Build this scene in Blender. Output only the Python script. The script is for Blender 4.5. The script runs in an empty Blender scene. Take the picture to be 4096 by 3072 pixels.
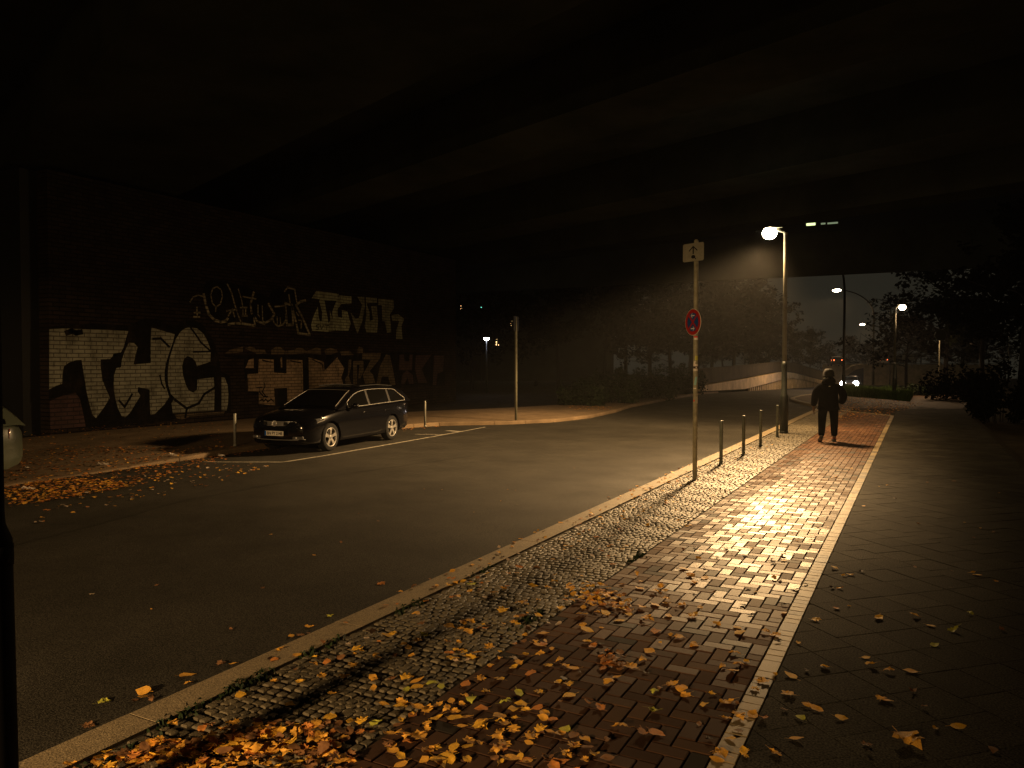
import bpy, bmesh, math, random
import numpy as np
from mathutils import Vector, Matrix, Euler, noise as mnoise
random.seed(7)
rng = np.random.default_rng(7)
S = bpy.context.scene
HAZE = .0004
COL = S.collection
R = math.radians
PI = math.pi

# ---------------------------------------------------------------- frame: X across the road, Y along the road, Z up
FPX, CX, CY = 3070.0, 2048.0, 1536.0
YAW, PITCH, EYE = R(27.87), R(1.549), 1.95
RIGHT = Vector((math.cos(YAW), math.sin(YAW), 0))
FWDH = Vector((-math.sin(YAW), math.cos(YAW), 0))
FWD = FWDH * math.cos(PITCH) + Vector((0, 0, -math.sin(PITCH)))
UP = FWDH * math.sin(PITCH) + Vector((0, 0, math.cos(PITCH)))
EYEP = Vector((0, 0, EYE))

def ray(px, py):
    return FWD + RIGHT * ((px - CX) / FPX) + UP * ((CY - py) / FPX)
def on_z(px, py, z=0.0):
    d = ray(px, py); t = (z - EYE) / d.z
    return EYEP + d * t
def on_x(px, py, x):
    d = ray(px, py); t = x / d.x
    return EYEP + d * t
def at_depth(px, py, dep):
    return EYEP + ray(px, py) * dep
def camdir(az):               # horizontal unit vector, azimuth in degrees right of the view heading
    a = R(az); return RIGHT * math.sin(a) + FWDH * math.cos(a)

# ---------------------------------------------------------------- naming helpers
def tag(o, label, cat, group=None):
    o['label'] = label; o['category'] = cat
    if group: o['group'] = group
    return o
def struct(o):
    o['kind'] = 'structure'; return o
def stuff(o):
    o['kind'] = 'stuff'; return o
def empty(name, loc=(0, 0, 0), rz=0):
    o = bpy.data.objects.new(name, None); COL.objects.link(o)
    o.location = loc; o.rotation_euler = (0, 0, rz); o.empty_display_size = .2
    return o
def link(name, me, mat=None, parent=None, loc=(0, 0, 0), rot=(0, 0, 0)):
    o = bpy.data.objects.new(name, me); COL.objects.link(o)
    if mat is not None:
        for m in (mat if isinstance(mat, (list, tuple)) else [mat]): me.materials.append(m)
    if parent: o.parent = parent
    o.location = loc; o.rotation_euler = rot
    return o
def mesh(name, verts, faces, smooth=False):
    me = bpy.data.meshes.new(name); me.from_pydata([tuple(v) for v in verts], [], faces); me.update()
    if smooth:
        me.polygons.foreach_set('use_smooth', [True] * len(me.polygons))
    return me
def copy_tree(o, parent=None):
    c = o.copy(); COL.objects.link(c); c.parent = parent
    for ch in list(o.children): copy_tree(ch, c)
    return c

class MB:
    """collects shapes into one mesh"""
    def __init__(s): s.v = []; s.f = []; s.sm = []; s.mi = []; s.cm = 0
    def add(s, vs, fs, smooth=False):
        b = len(s.v); s.v += [tuple(v) for v in vs]
        for f in fs: s.f.append([i + b for i in f]); s.sm.append(smooth); s.mi.append(s.cm)
        return s
    def box(s, c, d, rot=None, bev=0.0):
        bm = bmesh.new(); bmesh.ops.create_cube(bm, size=1)
        for v in bm.verts: v.co = Vector((v.co.x * d[0], v.co.y * d[1], v.co.z * d[2]))
        if bev: bmesh.ops.bevel(bm, geom=bm.edges[:], offset=bev, segments=2, affect='EDGES', profile=.5)
        M = Matrix.Translation(Vector(c)) @ (rot.to_matrix().to_4x4() if rot is not None else Matrix())
        vs = [M @ v.co for v in bm.verts]; bm.verts.index_update()
        fs = [[v.index for v in f.verts] for f in bm.faces]; bm.free()
        return s.add(vs, fs)
    def tube(s, pts, r, n=12, closed=False, cap=True):
        pts = [Vector(p) for p in pts]; m = len(pts)
        rs = r if isinstance(r, (list, tuple)) else [r] * m
        vs = []; fs = []; prev = None
        for i, p in enumerate(pts):
            if closed: t = pts[(i + 1) % m] - pts[i - 1]
            else: t = pts[min(i + 1, m - 1)] - pts[max(i - 1, 0)]
            if t.length < 1e-9: t = Vector((0, 0, 1))
            t.normalize()
            if prev is None:
                a = Vector((0, 0, 1)) if abs(t.z) < .9 else Vector((1, 0, 0))
            else: a = prev
            nx = (a - t * a.dot(t)).normalized(); ny = t.cross(nx); prev = nx
            for k in range(n):
                an = 2 * PI * k / n
                vs.append(p + (nx * math.cos(an) + ny * math.sin(an)) * rs[i])
        for i in range(m if closed else m - 1):
            j = (i + 1) % m
            for k in range(n):
                l = (k + 1) % n
                fs.append([i * n + k, i * n + l, j * n + l, j * n + k])
        s.add(vs, fs, True)
        if cap and not closed:
            s.add(vs[:n], [list(range(n))[::-1]]); s.add(vs[-n:], [list(range(n))])
        return s
    def lathe(s, prof, c=(0, 0, 0), n=20):
        vs = []; fs = []
        for r, z in prof:
            for k in range(n):
                a = 2 * PI * k / n; vs.append((c[0] + r * math.cos(a), c[1] + r * math.sin(a), c[2] + z))
        for i in range(len(prof) - 1):
            for k in range(n):
                l = (k + 1) % n; fs.append([i * n + k, i * n + l, (i + 1) * n + l, (i + 1) * n + k])
        fs.append(list(range(n))[::-1]); fs.append([(len(prof) - 1) * n + k for k in range(n)])
        return s.add(vs, fs, True)
    def prism(s, poly, z0, z1):
        n = len(poly)
        vs = [(x, y, z0) for x, y in poly] + [(x, y, z1) for x, y in poly]
        fs = [list(range(n))[::-1], list(range(n, 2 * n))] + [[i, (i + 1) % n, n + (i + 1) % n, n + i] for i in range(n)]
        return s.add(vs, fs)
    def sphere(s, c, r, seg=16, ring=10):
        vs = []; fs = []
        rr = r if isinstance(r, (tuple, list)) else (r, r, r)
        for i in range(ring + 1):
            t = PI * i / ring
            for k in range(seg):
                a = 2 * PI * k / seg
                vs.append((c[0] + rr[0] * math.sin(t) * math.cos(a), c[1] + rr[1] * math.sin(t) * math.sin(a), c[2] + rr[2] * math.cos(t)))
        for i in range(ring):
            for k in range(seg):
                l = (k + 1) % seg
                fs.append([i * seg + k, (i + 1) * seg + k, (i + 1) * seg + l, i * seg + l])
        return s.add(vs, fs, True)
    def grid(s, rows, smooth=True, closed=False):
        n = len(rows[0]); vs = [p for r in rows for p in r]; fs = []
        for i in range(len(rows) - 1):
            for k in range(n if closed else n - 1):
                l = (k + 1) % n
                fs.append([i * n + k, i * n + l, (i + 1) * n + l, (i + 1) * n + k])
        return s.add(vs, fs, smooth)
    def xform(s, M):
        s.v = [tuple(M @ Vector(v)) for v in s.v]; return s
    def me(s, name):
        me = bpy.data.meshes.new(name); me.from_pydata(s.v, [], s.f)
        me.polygons.foreach_set('use_smooth', s.sm); me.polygons.foreach_set('material_index', s.mi)
        me.update(); return me
    def build(s, name, mat, parent=None, loc=(0, 0, 0), rot=(0, 0, 0), fix=True):
        me = s.me(name)
        if fix:
            bm = bmesh.new(); bm.from_mesh(me); bmesh.ops.recalc_face_normals(bm, faces=bm.faces[:]); bm.to_mesh(me); bm.free()
        return link(name, me, mat, parent, loc, rot)

# ---------------------------------------------------------------- materials
def nodes_of(m):
    m.use_nodes = True; return m.node_tree.nodes, m.node_tree.links
def mat(name, col, rough=.7, metal=0., spec=.5, var=0., vscale=8., bump=0., bscale=60., coat=0., alpha=1., trans=0., detail=6, speck=0., spscale=300., emit=None, estr=0., ior=1.45, rvar=0.):
    m = bpy.data.materials.new(name); N, L = nodes_of(m)
    b = N['Principled BSDF']
    b.inputs['Base Color'].default_value = (*col, 1); b.inputs['Roughness'].default_value = rough
    b.inputs['Metallic'].default_value = metal; b.inputs['Specular IOR Level'].default_value = spec
    b.inputs['Coat Weight'].default_value = coat; b.inputs['Alpha'].default_value = alpha
    b.inputs['Transmission Weight'].default_value = trans; b.inputs['IOR'].default_value = ior
    if emit: b.inputs['Emission Color'].default_value = (*emit, 1); b.inputs['Emission Strength'].default_value = estr
    if var or bump or speck or rvar:
        tc = N.new('ShaderNodeTexCoord')
    if var or speck:
        last = None
        if var:
            n = N.new('ShaderNodeTexNoise'); n.inputs['Scale'].default_value = vscale; n.inputs['Detail'].default_value = detail; n.inputs['Roughness'].default_value = .65
            L.new(tc.outputs['Object'], n.inputs['Vector'])
            mr = N.new('ShaderNodeMapRange'); mr.inputs[1].default_value = .3; mr.inputs[2].default_value = .7
            mr.inputs[3].default_value = 1 - var; mr.inputs[4].default_value = 1 + var
            L.new(n.outputs['Fac'], mr.inputs[0]); last = mr.outputs[0]
        if speck:
            n2 = N.new('ShaderNodeTexNoise'); n2.inputs['Scale'].default_value = spscale; n2.inputs['Detail'].default_value = 2
            L.new(tc.outputs['Object'], n2.inputs['Vector'])
            mr2 = N.new('ShaderNodeMapRange'); mr2.inputs[1].default_value = .35; mr2.inputs[2].default_value = .65
            mr2.inputs[3].default_value = 1 - speck; mr2.inputs[4].default_value = 1 + speck
            L.new(n2.outputs['Fac'], mr2.inputs[0])
            if last is None: last = mr2.outputs[0]
            else:
                mm = N.new('ShaderNodeMath'); mm.operation = 'MULTIPLY'; L.new(last, mm.inputs[0]); L.new(mr2.outputs[0], mm.inputs[1]); last = mm.outputs[0]
        vm = N.new('ShaderNodeVectorMath'); vm.operation = 'SCALE'; vm.inputs[0].default_value = col
        L.new(last, vm.inputs['Scale']); L.new(vm.outputs[0], b.inputs['Base Color'])
    if rvar:
        n3 = N.new('ShaderNodeTexNoise'); n3.inputs['Scale'].default_value = 1.3; n3.inputs['Detail'].default_value = 5
        L.new(tc.outputs['Object'], n3.inputs['Vector'])
        mr3 = N.new('ShaderNodeMapRange'); mr3.inputs[1].default_value = .3; mr3.inputs[2].default_value = .7
        mr3.inputs[3].default_value = rough - rvar; mr3.inputs[4].default_value = rough + rvar
        L.new(n3.outputs['Fac'], mr3.inputs[0]); L.new(mr3.outputs[0], b.inputs['Roughness'])
    if bump:
        nb = N.new('ShaderNodeTexNoise'); nb.inputs['Scale'].default_value = bscale; nb.inputs['Detail'].default_value = 4
        L.new(tc.outputs['Object'], nb.inputs['Vector'])
        bp = N.new('ShaderNodeBump'); bp.inputs['Strength'].default_value = bump; bp.inputs['Distance'].default_value = .01
        L.new(nb.outputs['Fac'], bp.inputs['Height']); L.new(bp.outputs[0], b.inputs['Normal'])
    return m
def attr_mat(name, rough, spec=.5, bump=.3, bscale=120., coat=0., speck=.25, spscale=350., rattr=False, stain=.3):
    """colour per stone from the mesh attribute 'tint' (random tones; path bricks also darkened at the near end)"""
    m = mat(name, (1, 1, 1), rough, spec=spec, bump=bump, bscale=bscale, coat=coat)
    N, L = nodes_of(m); b = N['Principled BSDF']
    at = N.new('ShaderNodeAttribute'); at.attribute_name = 'tint'
    tc = N.new('ShaderNodeTexCoord')
    n = N.new('ShaderNodeTexNoise'); n.inputs['Scale'].default_value = spscale; n.inputs['Detail'].default_value = 3
    L.new(tc.outputs['Object'], n.inputs['Vector'])
    mr = N.new('ShaderNodeMapRange'); mr.inputs[1].default_value = .32; mr.inputs[2].default_value = .68; mr.inputs[3].default_value = 1 - speck; mr.inputs[4].default_value = 1 + speck
    L.new(n.outputs['Fac'], mr.inputs[0])
    n2 = N.new('ShaderNodeTexNoise'); n2.inputs['Scale'].default_value = 1.1; n2.inputs['Detail'].default_value = 6; n2.inputs['Roughness'].default_value = .7
    L.new(tc.outputs['Object'], n2.inputs['Vector'])
    mr2 = N.new('ShaderNodeMapRange'); mr2.inputs[1].default_value = .35; mr2.inputs[2].default_value = .65; mr2.inputs[3].default_value = 1 - stain; mr2.inputs[4].default_value = 1 + stain * .5
    L.new(n2.outputs['Fac'], mr2.inputs[0])
    mm = N.new('ShaderNodeMath'); mm.operation = 'MULTIPLY'; L.new(mr.outputs[0], mm.inputs[0]); L.new(mr2.outputs[0], mm.inputs[1])
    vm = N.new('ShaderNodeVectorMath'); vm.operation = 'SCALE'
    L.new(at.outputs['Color'], vm.inputs[0]); L.new(mm.outputs[0], vm.inputs['Scale']); L.new(vm.outputs[0], b.inputs['Base Color'])
    if rattr:      # alpha of the tint carries the stone's roughness
        L.new(at.outputs['Alpha'], b.inputs['Roughness'])
    return m
def emat(name, col, s):
    m = bpy.data.materials.new(name); N, L = nodes_of(m)
    N.remove(N['Principled BSDF']); e = N.new('ShaderNodeEmission')
    e.inputs[0].default_value = (*col, 1); e.inputs[1].default_value = s
    L.new(e.outputs[0], N['Material Output'].inputs[0]); return m
def brick_mat(name, c1, c2, mortar, rough=.85, bump=1., paint=None):
    """brick wall in the Y-Z plane; with paint the same brick relief shows through the paint"""
    m = bpy.data.materials.new(name); N, L = nodes_of(m); b = N['Principled BSDF']
    b.inputs['Roughness'].default_value = rough; b.inputs['Specular IOR Level'].default_value = .04
    tc = N.new('ShaderNodeTexCoord'); sp = N.new('ShaderNodeSeparateXYZ'); cb = N.new('ShaderNodeCombineXYZ')
    L.new(tc.outputs['Object'], sp.inputs[0]); L.new(sp.outputs['Y'], cb.inputs['X']); L.new(sp.outputs['Z'], cb.inputs['Y'])
    br = N.new('ShaderNodeTexBrick'); br.inputs['Scale'].default_value = 1.0
    br.inputs['Brick Width'].default_value = .38; br.inputs['Row Height'].default_value = .125; br.inputs['Mortar Size'].default_value = .016
    br.inputs['Mortar Smooth'].default_value = .3
    br.inputs['Color1'].default_value = (*c1, 1); br.inputs['Color2'].default_value = (*c2, 1); br.inputs['Mortar'].default_value = (*mortar, 1)
    L.new(cb.outputs[0], br.inputs['Vector'])
    n = N.new('ShaderNodeTexNoise'); n.inputs['Scale'].default_value = 1.6; n.inputs['Detail'].default_value = 8; n.inputs['Roughness'].default_value = .7
    L.new(tc.outputs['Object'], n.inputs['Vector'])
    mr = N.new('ShaderNodeMapRange'); mr.inputs[1].default_value = .3; mr.inputs[2].default_value = .7; mr.inputs[3].default_value = .6; mr.inputs[4].default_value = 1.25
    L.new(n.outputs['Fac'], mr.inputs[0])
    vm = N.new('ShaderNodeVectorMath'); vm.operation = 'SCALE'
    L.new(br.outputs['Color'], vm.inputs[0]); L.new(mr.outputs[0], vm.inputs['Scale']); L.new(vm.outputs[0], b.inputs['Base Color'])
    if paint:
        nw = N.new('ShaderNodeTexNoise'); nw.inputs['Scale'].default_value = 2.3; nw.inputs['Detail'].default_value = 9; nw.inputs['Roughness'].default_value = .75
        mpw = N.new('ShaderNodeMapping'); mpw.inputs['Scale'].default_value = (1, 1, .45); mpw.inputs['Location'].default_value = (3, 1, 5)
        L.new(tc.outputs['Object'], mpw.inputs[0]); L.new(mpw.outputs[0], nw.inputs['Vector'])
        mw = N.new('ShaderNodeMapRange'); mw.inputs[1].default_value = .50; mw.inputs[2].default_value = .68; mw.inputs[3].default_value = 0; mw.inputs[4].default_value = paint
        L.new(nw.outputs['Fac'], mw.inputs[0]); mx = N.new('ShaderNodeMix'); mx.data_type = 'RGBA'
        L.new(mw.outputs[0], mx.inputs[0]); L.new(vm.outputs[0], mx.inputs[6]); mx.inputs[7].default_value = (.045, .034, .025, 1)
        L.new(mx.outputs[2], b.inputs['Base Color'])
    bp = N.new('ShaderNodeBump'); bp.inputs['Strength'].default_value = bump; bp.inputs['Distance'].default_value = .012; bp.invert = True
    L.new(br.outputs['Fac'], bp.inputs['Height']); L.new(bp.outputs[0], b.inputs['Normal'])
    return m

M = {}
M['asphalt'] = mat('asphalt', (.037, .034, .027), .8, spec=.12, var=.28, vscale=.8, bump=.6, bscale=110, speck=.75, spscale=85, rvar=.08)
M['earth'] = mat('dark_earth', (.035, .028, .018), .95, spec=.1, var=.5, vscale=1.5, bump=.8, bscale=25, speck=.4, spscale=60)
M['joint'] = mat('joint_sand', (.030, .025, .017), .95, spec=.1, var=.4, vscale=12, bump=.4, bscale=200)
M['granite'] = mat('granite_kerb', (.24, .19, .115), .72, spec=.4, var=.16, vscale=3, bump=.45, bscale=110, speck=.45, spscale=140)
M['pave_left'] = mat('worn_pavement', (.17, .12, .07), .85, spec=.25, var=.3, vscale=1.5, bump=.5, bscale=70, speck=.4, spscale=110)
M['paint'] = mat('road_paint', (.34, .31, .24), .7, var=.7, vscale=9, speck=.35, spscale=120)
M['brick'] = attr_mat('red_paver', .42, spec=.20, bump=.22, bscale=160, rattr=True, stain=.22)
M['cobble'] = attr_mat('cobble', .6, spec=.45, bump=.5, bscale=90, speck=.35, spscale=220)
M['slab'] = attr_mat('concrete_slab', .85, spec=.08, bump=.6, bscale=110, speck=.95, spscale=85, stain=.35)
M['strip'] = attr_mat('edging_stone', .6, spec=.4, bump=.25, bscale=140)
M['concrete'] = mat('concrete', (.060, .048, .030), .9, spec=.05, var=.3, vscale=.7, bump=.35, bscale=30)
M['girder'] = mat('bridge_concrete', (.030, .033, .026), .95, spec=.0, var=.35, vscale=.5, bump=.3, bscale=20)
M['pale_concrete'] = mat('pale_concrete', (.52, .39, .23), .8, spec=.25, var=.35, vscale=.9, bump=.3, bscale=25)
M['steel'] = mat('galvanised_steel', (.36, .36, .31), .5, metal=.55, spec=.4, var=.25, vscale=14, bump=.12, bscale=80)
M['oldsteel'] = mat('painted_steel', (.34, .32, .22), .6, metal=.0, spec=.4, var=.3, vscale=12, bump=.15, bscale=70)
M['litsteel'] = mat('lit_pole_steel', (.14, .145, .12), .5, spec=.5, var=.3, vscale=8, bump=.1, bscale=60)
M['dullsteel'] = mat('dull_steel', (.13, .125, .085), .6, var=.3, vscale=12)
M['darksteel'] = mat('dark_green_steel', (.018, .023, .018), .5, spec=.5, var=.3, vscale=10, bump=.1, bscale=60)
M['bolsteel'] = mat('bollard_steel', (.15, .17, .14), .5, metal=.1, spec=.5, var=.3, vscale=12, bump=.1, bscale=60)
M['black'] = mat('black_paint', (.012, .012, .011), .6, spec=.3)
M['blackpost'] = mat('black_post', (.006, .006, .006), .9, spec=.1)
M['carblack'] = mat('car_paint_black', (.003, .003, .004), .13, spec=.35, coat=.3)
M['carpale'] = mat('car_paint_pale', (.12, .14, .10), .3, spec=.5, coat=.4)
M['cargrey'] = mat('car_paint_grey', (.08, .08, .08), .3, spec=.5)
M['glass'] = mat('car_glass', (.004, .004, .004), .04, spec=.5)
M['tyre'] = mat('tyre_rubber', (.012, .012, .012), .85, spec=.2, bump=.2, bscale=90)
M['alloy'] = mat('alloy_rim', (.24, .23, .21), .38, metal=.35, spec=.6)
M['chrome'] = mat('chrome', (.9, .88, .84), .28, metal=.75)
M['lens'] = mat('lamp_lens', (.10, .10, .10), .08, spec=.8, coat=.8)
M['redlens'] = mat('red_lens', (.35, .012, .01), .12, spec=.6, coat=.6)
M['plate'] = mat('plate_white', (.82, .78, .66), .5)
M['eublue'] = mat('plate_blue', (.0, .10, .42), .5)
M['sign_red'] = mat('sign_red', (.38, .016, .010), .45)
M['sign_blue'] = mat('sign_blue', (.008, .07, .24), .45)
M['sign_white'] = mat('sign_white', (.80, .76, .66), .5)
M['sign_pale'] = mat('sign_pale', (.30, .29, .22), .55, var=.15, vscale=12)
M['stk_yellow'] = mat('sticker_yellow', (.62, .60, .10), .6)
M['stk_white'] = mat('sticker_white', (.82, .76, .66), .6)
M['stk_teal'] = mat('sticker_teal', (.30, .55, .52), .6)
M['stk_red'] = mat('sticker_red', (.75, .03, .01), .6)
M['stk_dark'] = mat('sticker_dark', (.05, .03, .02), .6)
M['paper'] = mat('paper', (.82, .74, .64), .8)
M['jacket'] = mat('jacket', (.0025, .0025, .003), .9, spec=.02, bump=.5, bscale=18)
M['trousers'] = mat('trousers', (.0025, .0025, .0025), .9, spec=.02, bump=.3, bscale=25)
M['skin'] = mat('skin', (.12, .075, .05), .55)
M['cap'] = mat('wool_cap', (.006, .0055, .005), .85, bump=.6, bscale=60)
M['shoe'] = mat('shoe', (.015, .013, .012), .6)
M['shoe_red'] = mat('shoe_red', (.32, .05, .03), .6)
M['reflective'] = mat('reflective_tab', (.75, .78, .70), .35)
M['bark'] = mat('bark', (.007, .006, .005), .95, bump=.8, bscale=20)
M['leafdark'] = mat('tree_leaf', (.0035, .004, .0025), .9, spec=.0, var=.4, vscale=.8)
M['leafgreen'] = mat('bush_leaf', (.012, .022, .006), .7, spec=.25, var=.5, vscale=1.5)
M['grass'] = mat('grass_blade', (.045, .080, .016), .75, spec=.2, var=.4, vscale=2)
M['lampglow'] = emat('lamp_glow', (1., .88, .64), 34.)
M['lampassumed'] = emat('lamp_glow_assumed', (1., .84, .58), 4.)  # glowing bowl of the assumed lamp added behind the camera
M['lampfar'] = emat('lamp_glow_far', (1., .80, .58), 34.)
M['lampblue'] = emat('lamp_glow_blue', (.82, .80, 1.), 60.)
M['head'] = emat('headlight_glow', (1., .94, .90), 60.)
M['tail'] = emat('taillight_glow', (1., .16, .05), 9.)
M['window'] = emat('lit_window', (1., .62, .25), 4.)
M['strippale'] = emat('lit_strip_pale', (.85, 1., .45), 1.6)
M['stripdim'] = emat('lit_strip_dim', (.8, 1., .6), .22)
M['green'] = emat('signal_green', (.2, 1., .75), 2.5)

# ---------------------------------------------------------------- ground, road, pavements (setting)
KX = -3.88                         # kerb line of the pavement we stand on
def drop(y):
    return -0.02 * min(max(y - 52, 0), 110) - 0.0
def leftz(y): return -.02 - .085 * min(max((12.5 - y) / 3.0, 0), 1)
def sheet(name, m, xs, ys, z, bend=None):
    """a sheet on the terrain: xs -> list of (x offsets), ys -> stations"""
    rows = []
    for y in ys:
        x0, x1 = xs(y) if callable(xs) else xs
        k = 8
        rows.append([(x0 + (x1 - x0) * i / k, y, (z(y) if callable(z) else z) + drop(y)) for i in range(k + 1)])
    mb = MB().grid(rows, smooth=False)
    o = mb.build(name, m); return struct(o)
ys = [-40 + 2.5 * i for i in range(120)]
# ground: one sheet to beyond the trees
rows = []
for y in [-90, -60, -40, -20, 0, 20, 40, 52, 60, 80, 100, 120, 140, 162, 180, 220, 258]:
    rows.append([(x, y, -.17 + drop(y)) for x in (-250, -150, -80, -40, -25, -14, -8, -2, 4, 10, 20, 40, 80, 130)])
struct(MB().grid(rows, smooth=False).build('ground', M['earth']))

def interp(tab, y):
    if y <= tab[0][0]: return tab[0][1]
    for (a, b), (c, d) in zip(tab, tab[1:]):
        if y <= c: return b + (d - b) * (y - a) / (c - a)
    return tab[-1][1]
LEFTK = [(-60, -11.6), (-5, -12.6), (6, -13.4), (11, -13.75), (20, -14.4), (21.3, -14.0), (22.8, -12.2), (24.5, -11.2), (27, -10.9), (30.5, -11.2), (34, -11.8), (41, -12.3), (52, -12.7), (120, -13.2)]
RIGHTK = [(-60, KX), (36, KX), (38, -4.1), (41, -5.2), (44, -6.15), (46, -6.4), (50, -6.35), (58, -5.2), (64, -4.2), (70, -3.9), (150, -3.9)]
yr = [-40, -30, -20, -10, -5, 0, 3, 6, 9, 11, 14, 17, 20, 21, 22, 23, 24, 25, 26, 28, 30, 32, 34, 36, 38, 40, 42, 44, 46, 48, 50, 53, 56, 60, 64, 70, 80, 90, 100, 110, 120]
sheet('road', M['asphalt'], lambda y: (interp(LEFTK, y) - .05, interp(RIGHTK, y) + .05), yr, -.12)
# left pavement (its near part is covered in leaves)
sheet('left_pavement', M['pave_left'], lambda y: (min(interp([(-40, -22.4), (20, -21), (24, -19.0), (30, -16.0), (36, -14.4), (46, -13.6)], y), interp(LEFTK, y) - .6), interp(LEFTK, y) - .22), [y for y in yr if y <= 48], leftz)
# kerbs
def kerb_line(name, line, y0, y1, width, top, side, m, stones=None):
    mb = MB(); y = y0
    k = 0
    while y < y1:
        ln = stones[k % len(stones)] if stones else 1.0
        ye = min(y + ln, y1)
        gap = .006
        n = 2
        for i in range(n):
            ya, yb = y + (ye - y) * i / n + (gap if i == 0 else 0), y + (ye - y) * (i + 1) / n - (gap if i == n - 1 else 0)
            xa, xb = interp(line, ya), interp(line, yb)
            dx = random.uniform(-.004, .004) if i == 0 else dx
            da, db = drop(ya), drop(yb)
            w = width * side; r = .03 * side
            za, zb = (top(ya) if callable(top) else top) + da, (top(yb) if callable(top) else top) + db
            prof = lambda x, z, d: [(x, -.30 + d), (x + dx, z - .035), (x + r * .35 + dx, z - .009), (x + r + dx, z), (x + w, z), (x + w, -.30 + d)]
            A = [(p, ya, q) for p, q in prof(xa, za, da)]; B = [(p, yb, q) for p, q in prof(xb, zb, db)]
            mb.add(A + B, [[j, j + 1, 7 + j, 6 + j] for j in range(5)] + [[5, 4, 3, 2, 1, 0], [6, 7, 8, 9, 10, 11]])
        y = ye; k += 1
    return struct(mb.build(name, m))
kerb_line('kerb', RIGHTK, -2.27, 70, .27, .004, 1, M['granite'], [2.1, 2.9, 1.72, 3.02, 3.8, 2.4, 3.3])
kerb_line('left_kerb', LEFTK, -20, 56, .22, lambda y: leftz(y) + .02, -1, M['pave_left'], [1.0, 1.2, .9])

# stone paving as real stones: helper writes many bevelled blocks into one mesh with a tint each
def stones_mesh(name, items, m):
    """items: (corner polygon [(x,y)..] , ztop, bevel, rgba)"""
    V = []; F = []; C = []
    for poly, zt, bev, col, dome in items:
        n = len(poly); b = len(V)
        cx = sum(p[0] for p in poly) / n; cy = sum(p[1] for p in poly) / n
        tilt = (random.gauss(0, .004), random.gauss(0, .004))
        for x, y in poly: V.append((x, y, zt - .045 + drop(y)))
        for x, y in poly: V.append((x, y, zt - bev * .8 + tilt[0] * (x - cx) + tilt[1] * (y - cy) + drop(y)))
        for x, y in poly:
            d = math.hypot(x - cx, y - cy); s = 1 - bev * 1.25 / max(d, .01)
            V.append((cx + (x - cx) * s, cy + (y - cy) * s, zt + tilt[0] * (x - cx) + tilt[1] * (y - cy) + drop(y)))
        for k in range(n):
            l = (k + 1) % n
            F.append([b + k, b + l, b + n + l, b + n + k]); F.append([b + n + k, b + n + l, b + 2 * n + l, b + 2 * n + k])
        if dome:
            V.append((cx, cy, zt + dome + drop(cy)))
            for k in range(n): F.append([b + 2 * n + k, b + 2 * n + (k + 1) % n, b + 3 * n])
            C += [col] * (3 * n + 1)
        else:
            F.append([b + 2 * n + k for k in range(n)]); C += [col] * (3 * n)
    me = mesh(name, V, F)
    at = me.color_attributes.new('tint', 'FLOAT_COLOR', 'POINT')
    at.data.foreach_set('color', np.array(C, dtype=np.float32).ravel())
    return struct(link(name, me, m))

def pathx(y, base):                # the path swings left past the lamp, following the widened kerb
    return base
# bed below all the stones
sheet('paving_bed', M['joint'], (KX + .262, 1.9), [y for y in yr if -4 <= y <= 48], -.016)
# herringbone path
U = .1045
X0 = -2.45
items = []
nx, ny = 15, int(36 / U)
y00 = -3.0
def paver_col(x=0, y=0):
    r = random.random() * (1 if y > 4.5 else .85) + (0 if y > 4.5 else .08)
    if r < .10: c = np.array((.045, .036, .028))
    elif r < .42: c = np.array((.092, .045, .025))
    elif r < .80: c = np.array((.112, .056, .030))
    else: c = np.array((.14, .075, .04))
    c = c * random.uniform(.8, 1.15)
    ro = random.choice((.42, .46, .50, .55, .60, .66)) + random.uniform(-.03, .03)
    near = min(max((6.4 - y) / 2.2, 0), 1); left = min(max((-1.95 - x) / .4, 0), 1)      # fade of the lamp glare put in: rougher ends and left, darker near
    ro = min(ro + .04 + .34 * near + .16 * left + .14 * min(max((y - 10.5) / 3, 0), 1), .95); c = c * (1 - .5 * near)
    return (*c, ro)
def inpath(y, x):                   # corner of the path where its edge turns left
    lim = -.88 if y < 31.7 else -.88 - (y - 31.7) * .75
    return x <= lim + .002
gap = .0045
for i in range(nx):
    for j in range(ny):
        k = (i - j) % 4
        x, y = X0 + i * U, y00 + j * U
        if not inpath(y, x + U): continue
        if k == 0:
            w, h = (2 if i + 1 < nx and inpath(y, x + 2 * U) else 1), 1
        elif k == 1:
            if i == 0: w, h = 1, 1
            else: continue
        elif k == 3: w, h = 1, 2
        else:
            if j == 0: w, h = 1, 1
            else: continue
        poly = [(x + gap, y + gap), (x + w * U - gap, y + gap), (x + w * U - gap, y + h * U - gap), (x + gap, y + h * U - gap)]
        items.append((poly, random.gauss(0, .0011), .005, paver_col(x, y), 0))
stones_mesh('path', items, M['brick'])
# pale edging strip of the path
items = []; y = -2.0; seq = 0
while y < 31.7:
    ln = random.choice((.105, .105, .105, .2))
    c = np.array((.26, .20, .105)) * random.uniform(.75, 1.15) if random.random() < .82 else np.array((.09, .075, .05))
    items.append(([(-.878, y + .003), (-.762, y + .003), (-.762, y + ln - .003), (-.878, y + ln - .003)], random.gauss(.001, .001), .004, (*c, 1), 0)); y += ln
px_, py_ = -.82, 31.7
for k in range(34):                 # the strip turns left after the corner
    a = Vector((px_ - .06 * k * 1.3, py_ + .08 * k * 1.3)); t = Vector((-.6, .8)); nrm = Vector((.8, .6))
    p = [a - nrm * .06, a + nrm * .06, a + nrm * .06 + t * .125, a - nrm * .06 + t * .125]
    c = np.array((.25, .20, .105)) * random.uniform(.75, 1.15)
    items.append(([(q.x, q.y) for q in p], .014, .004, (*c, 1), 0))
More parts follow.
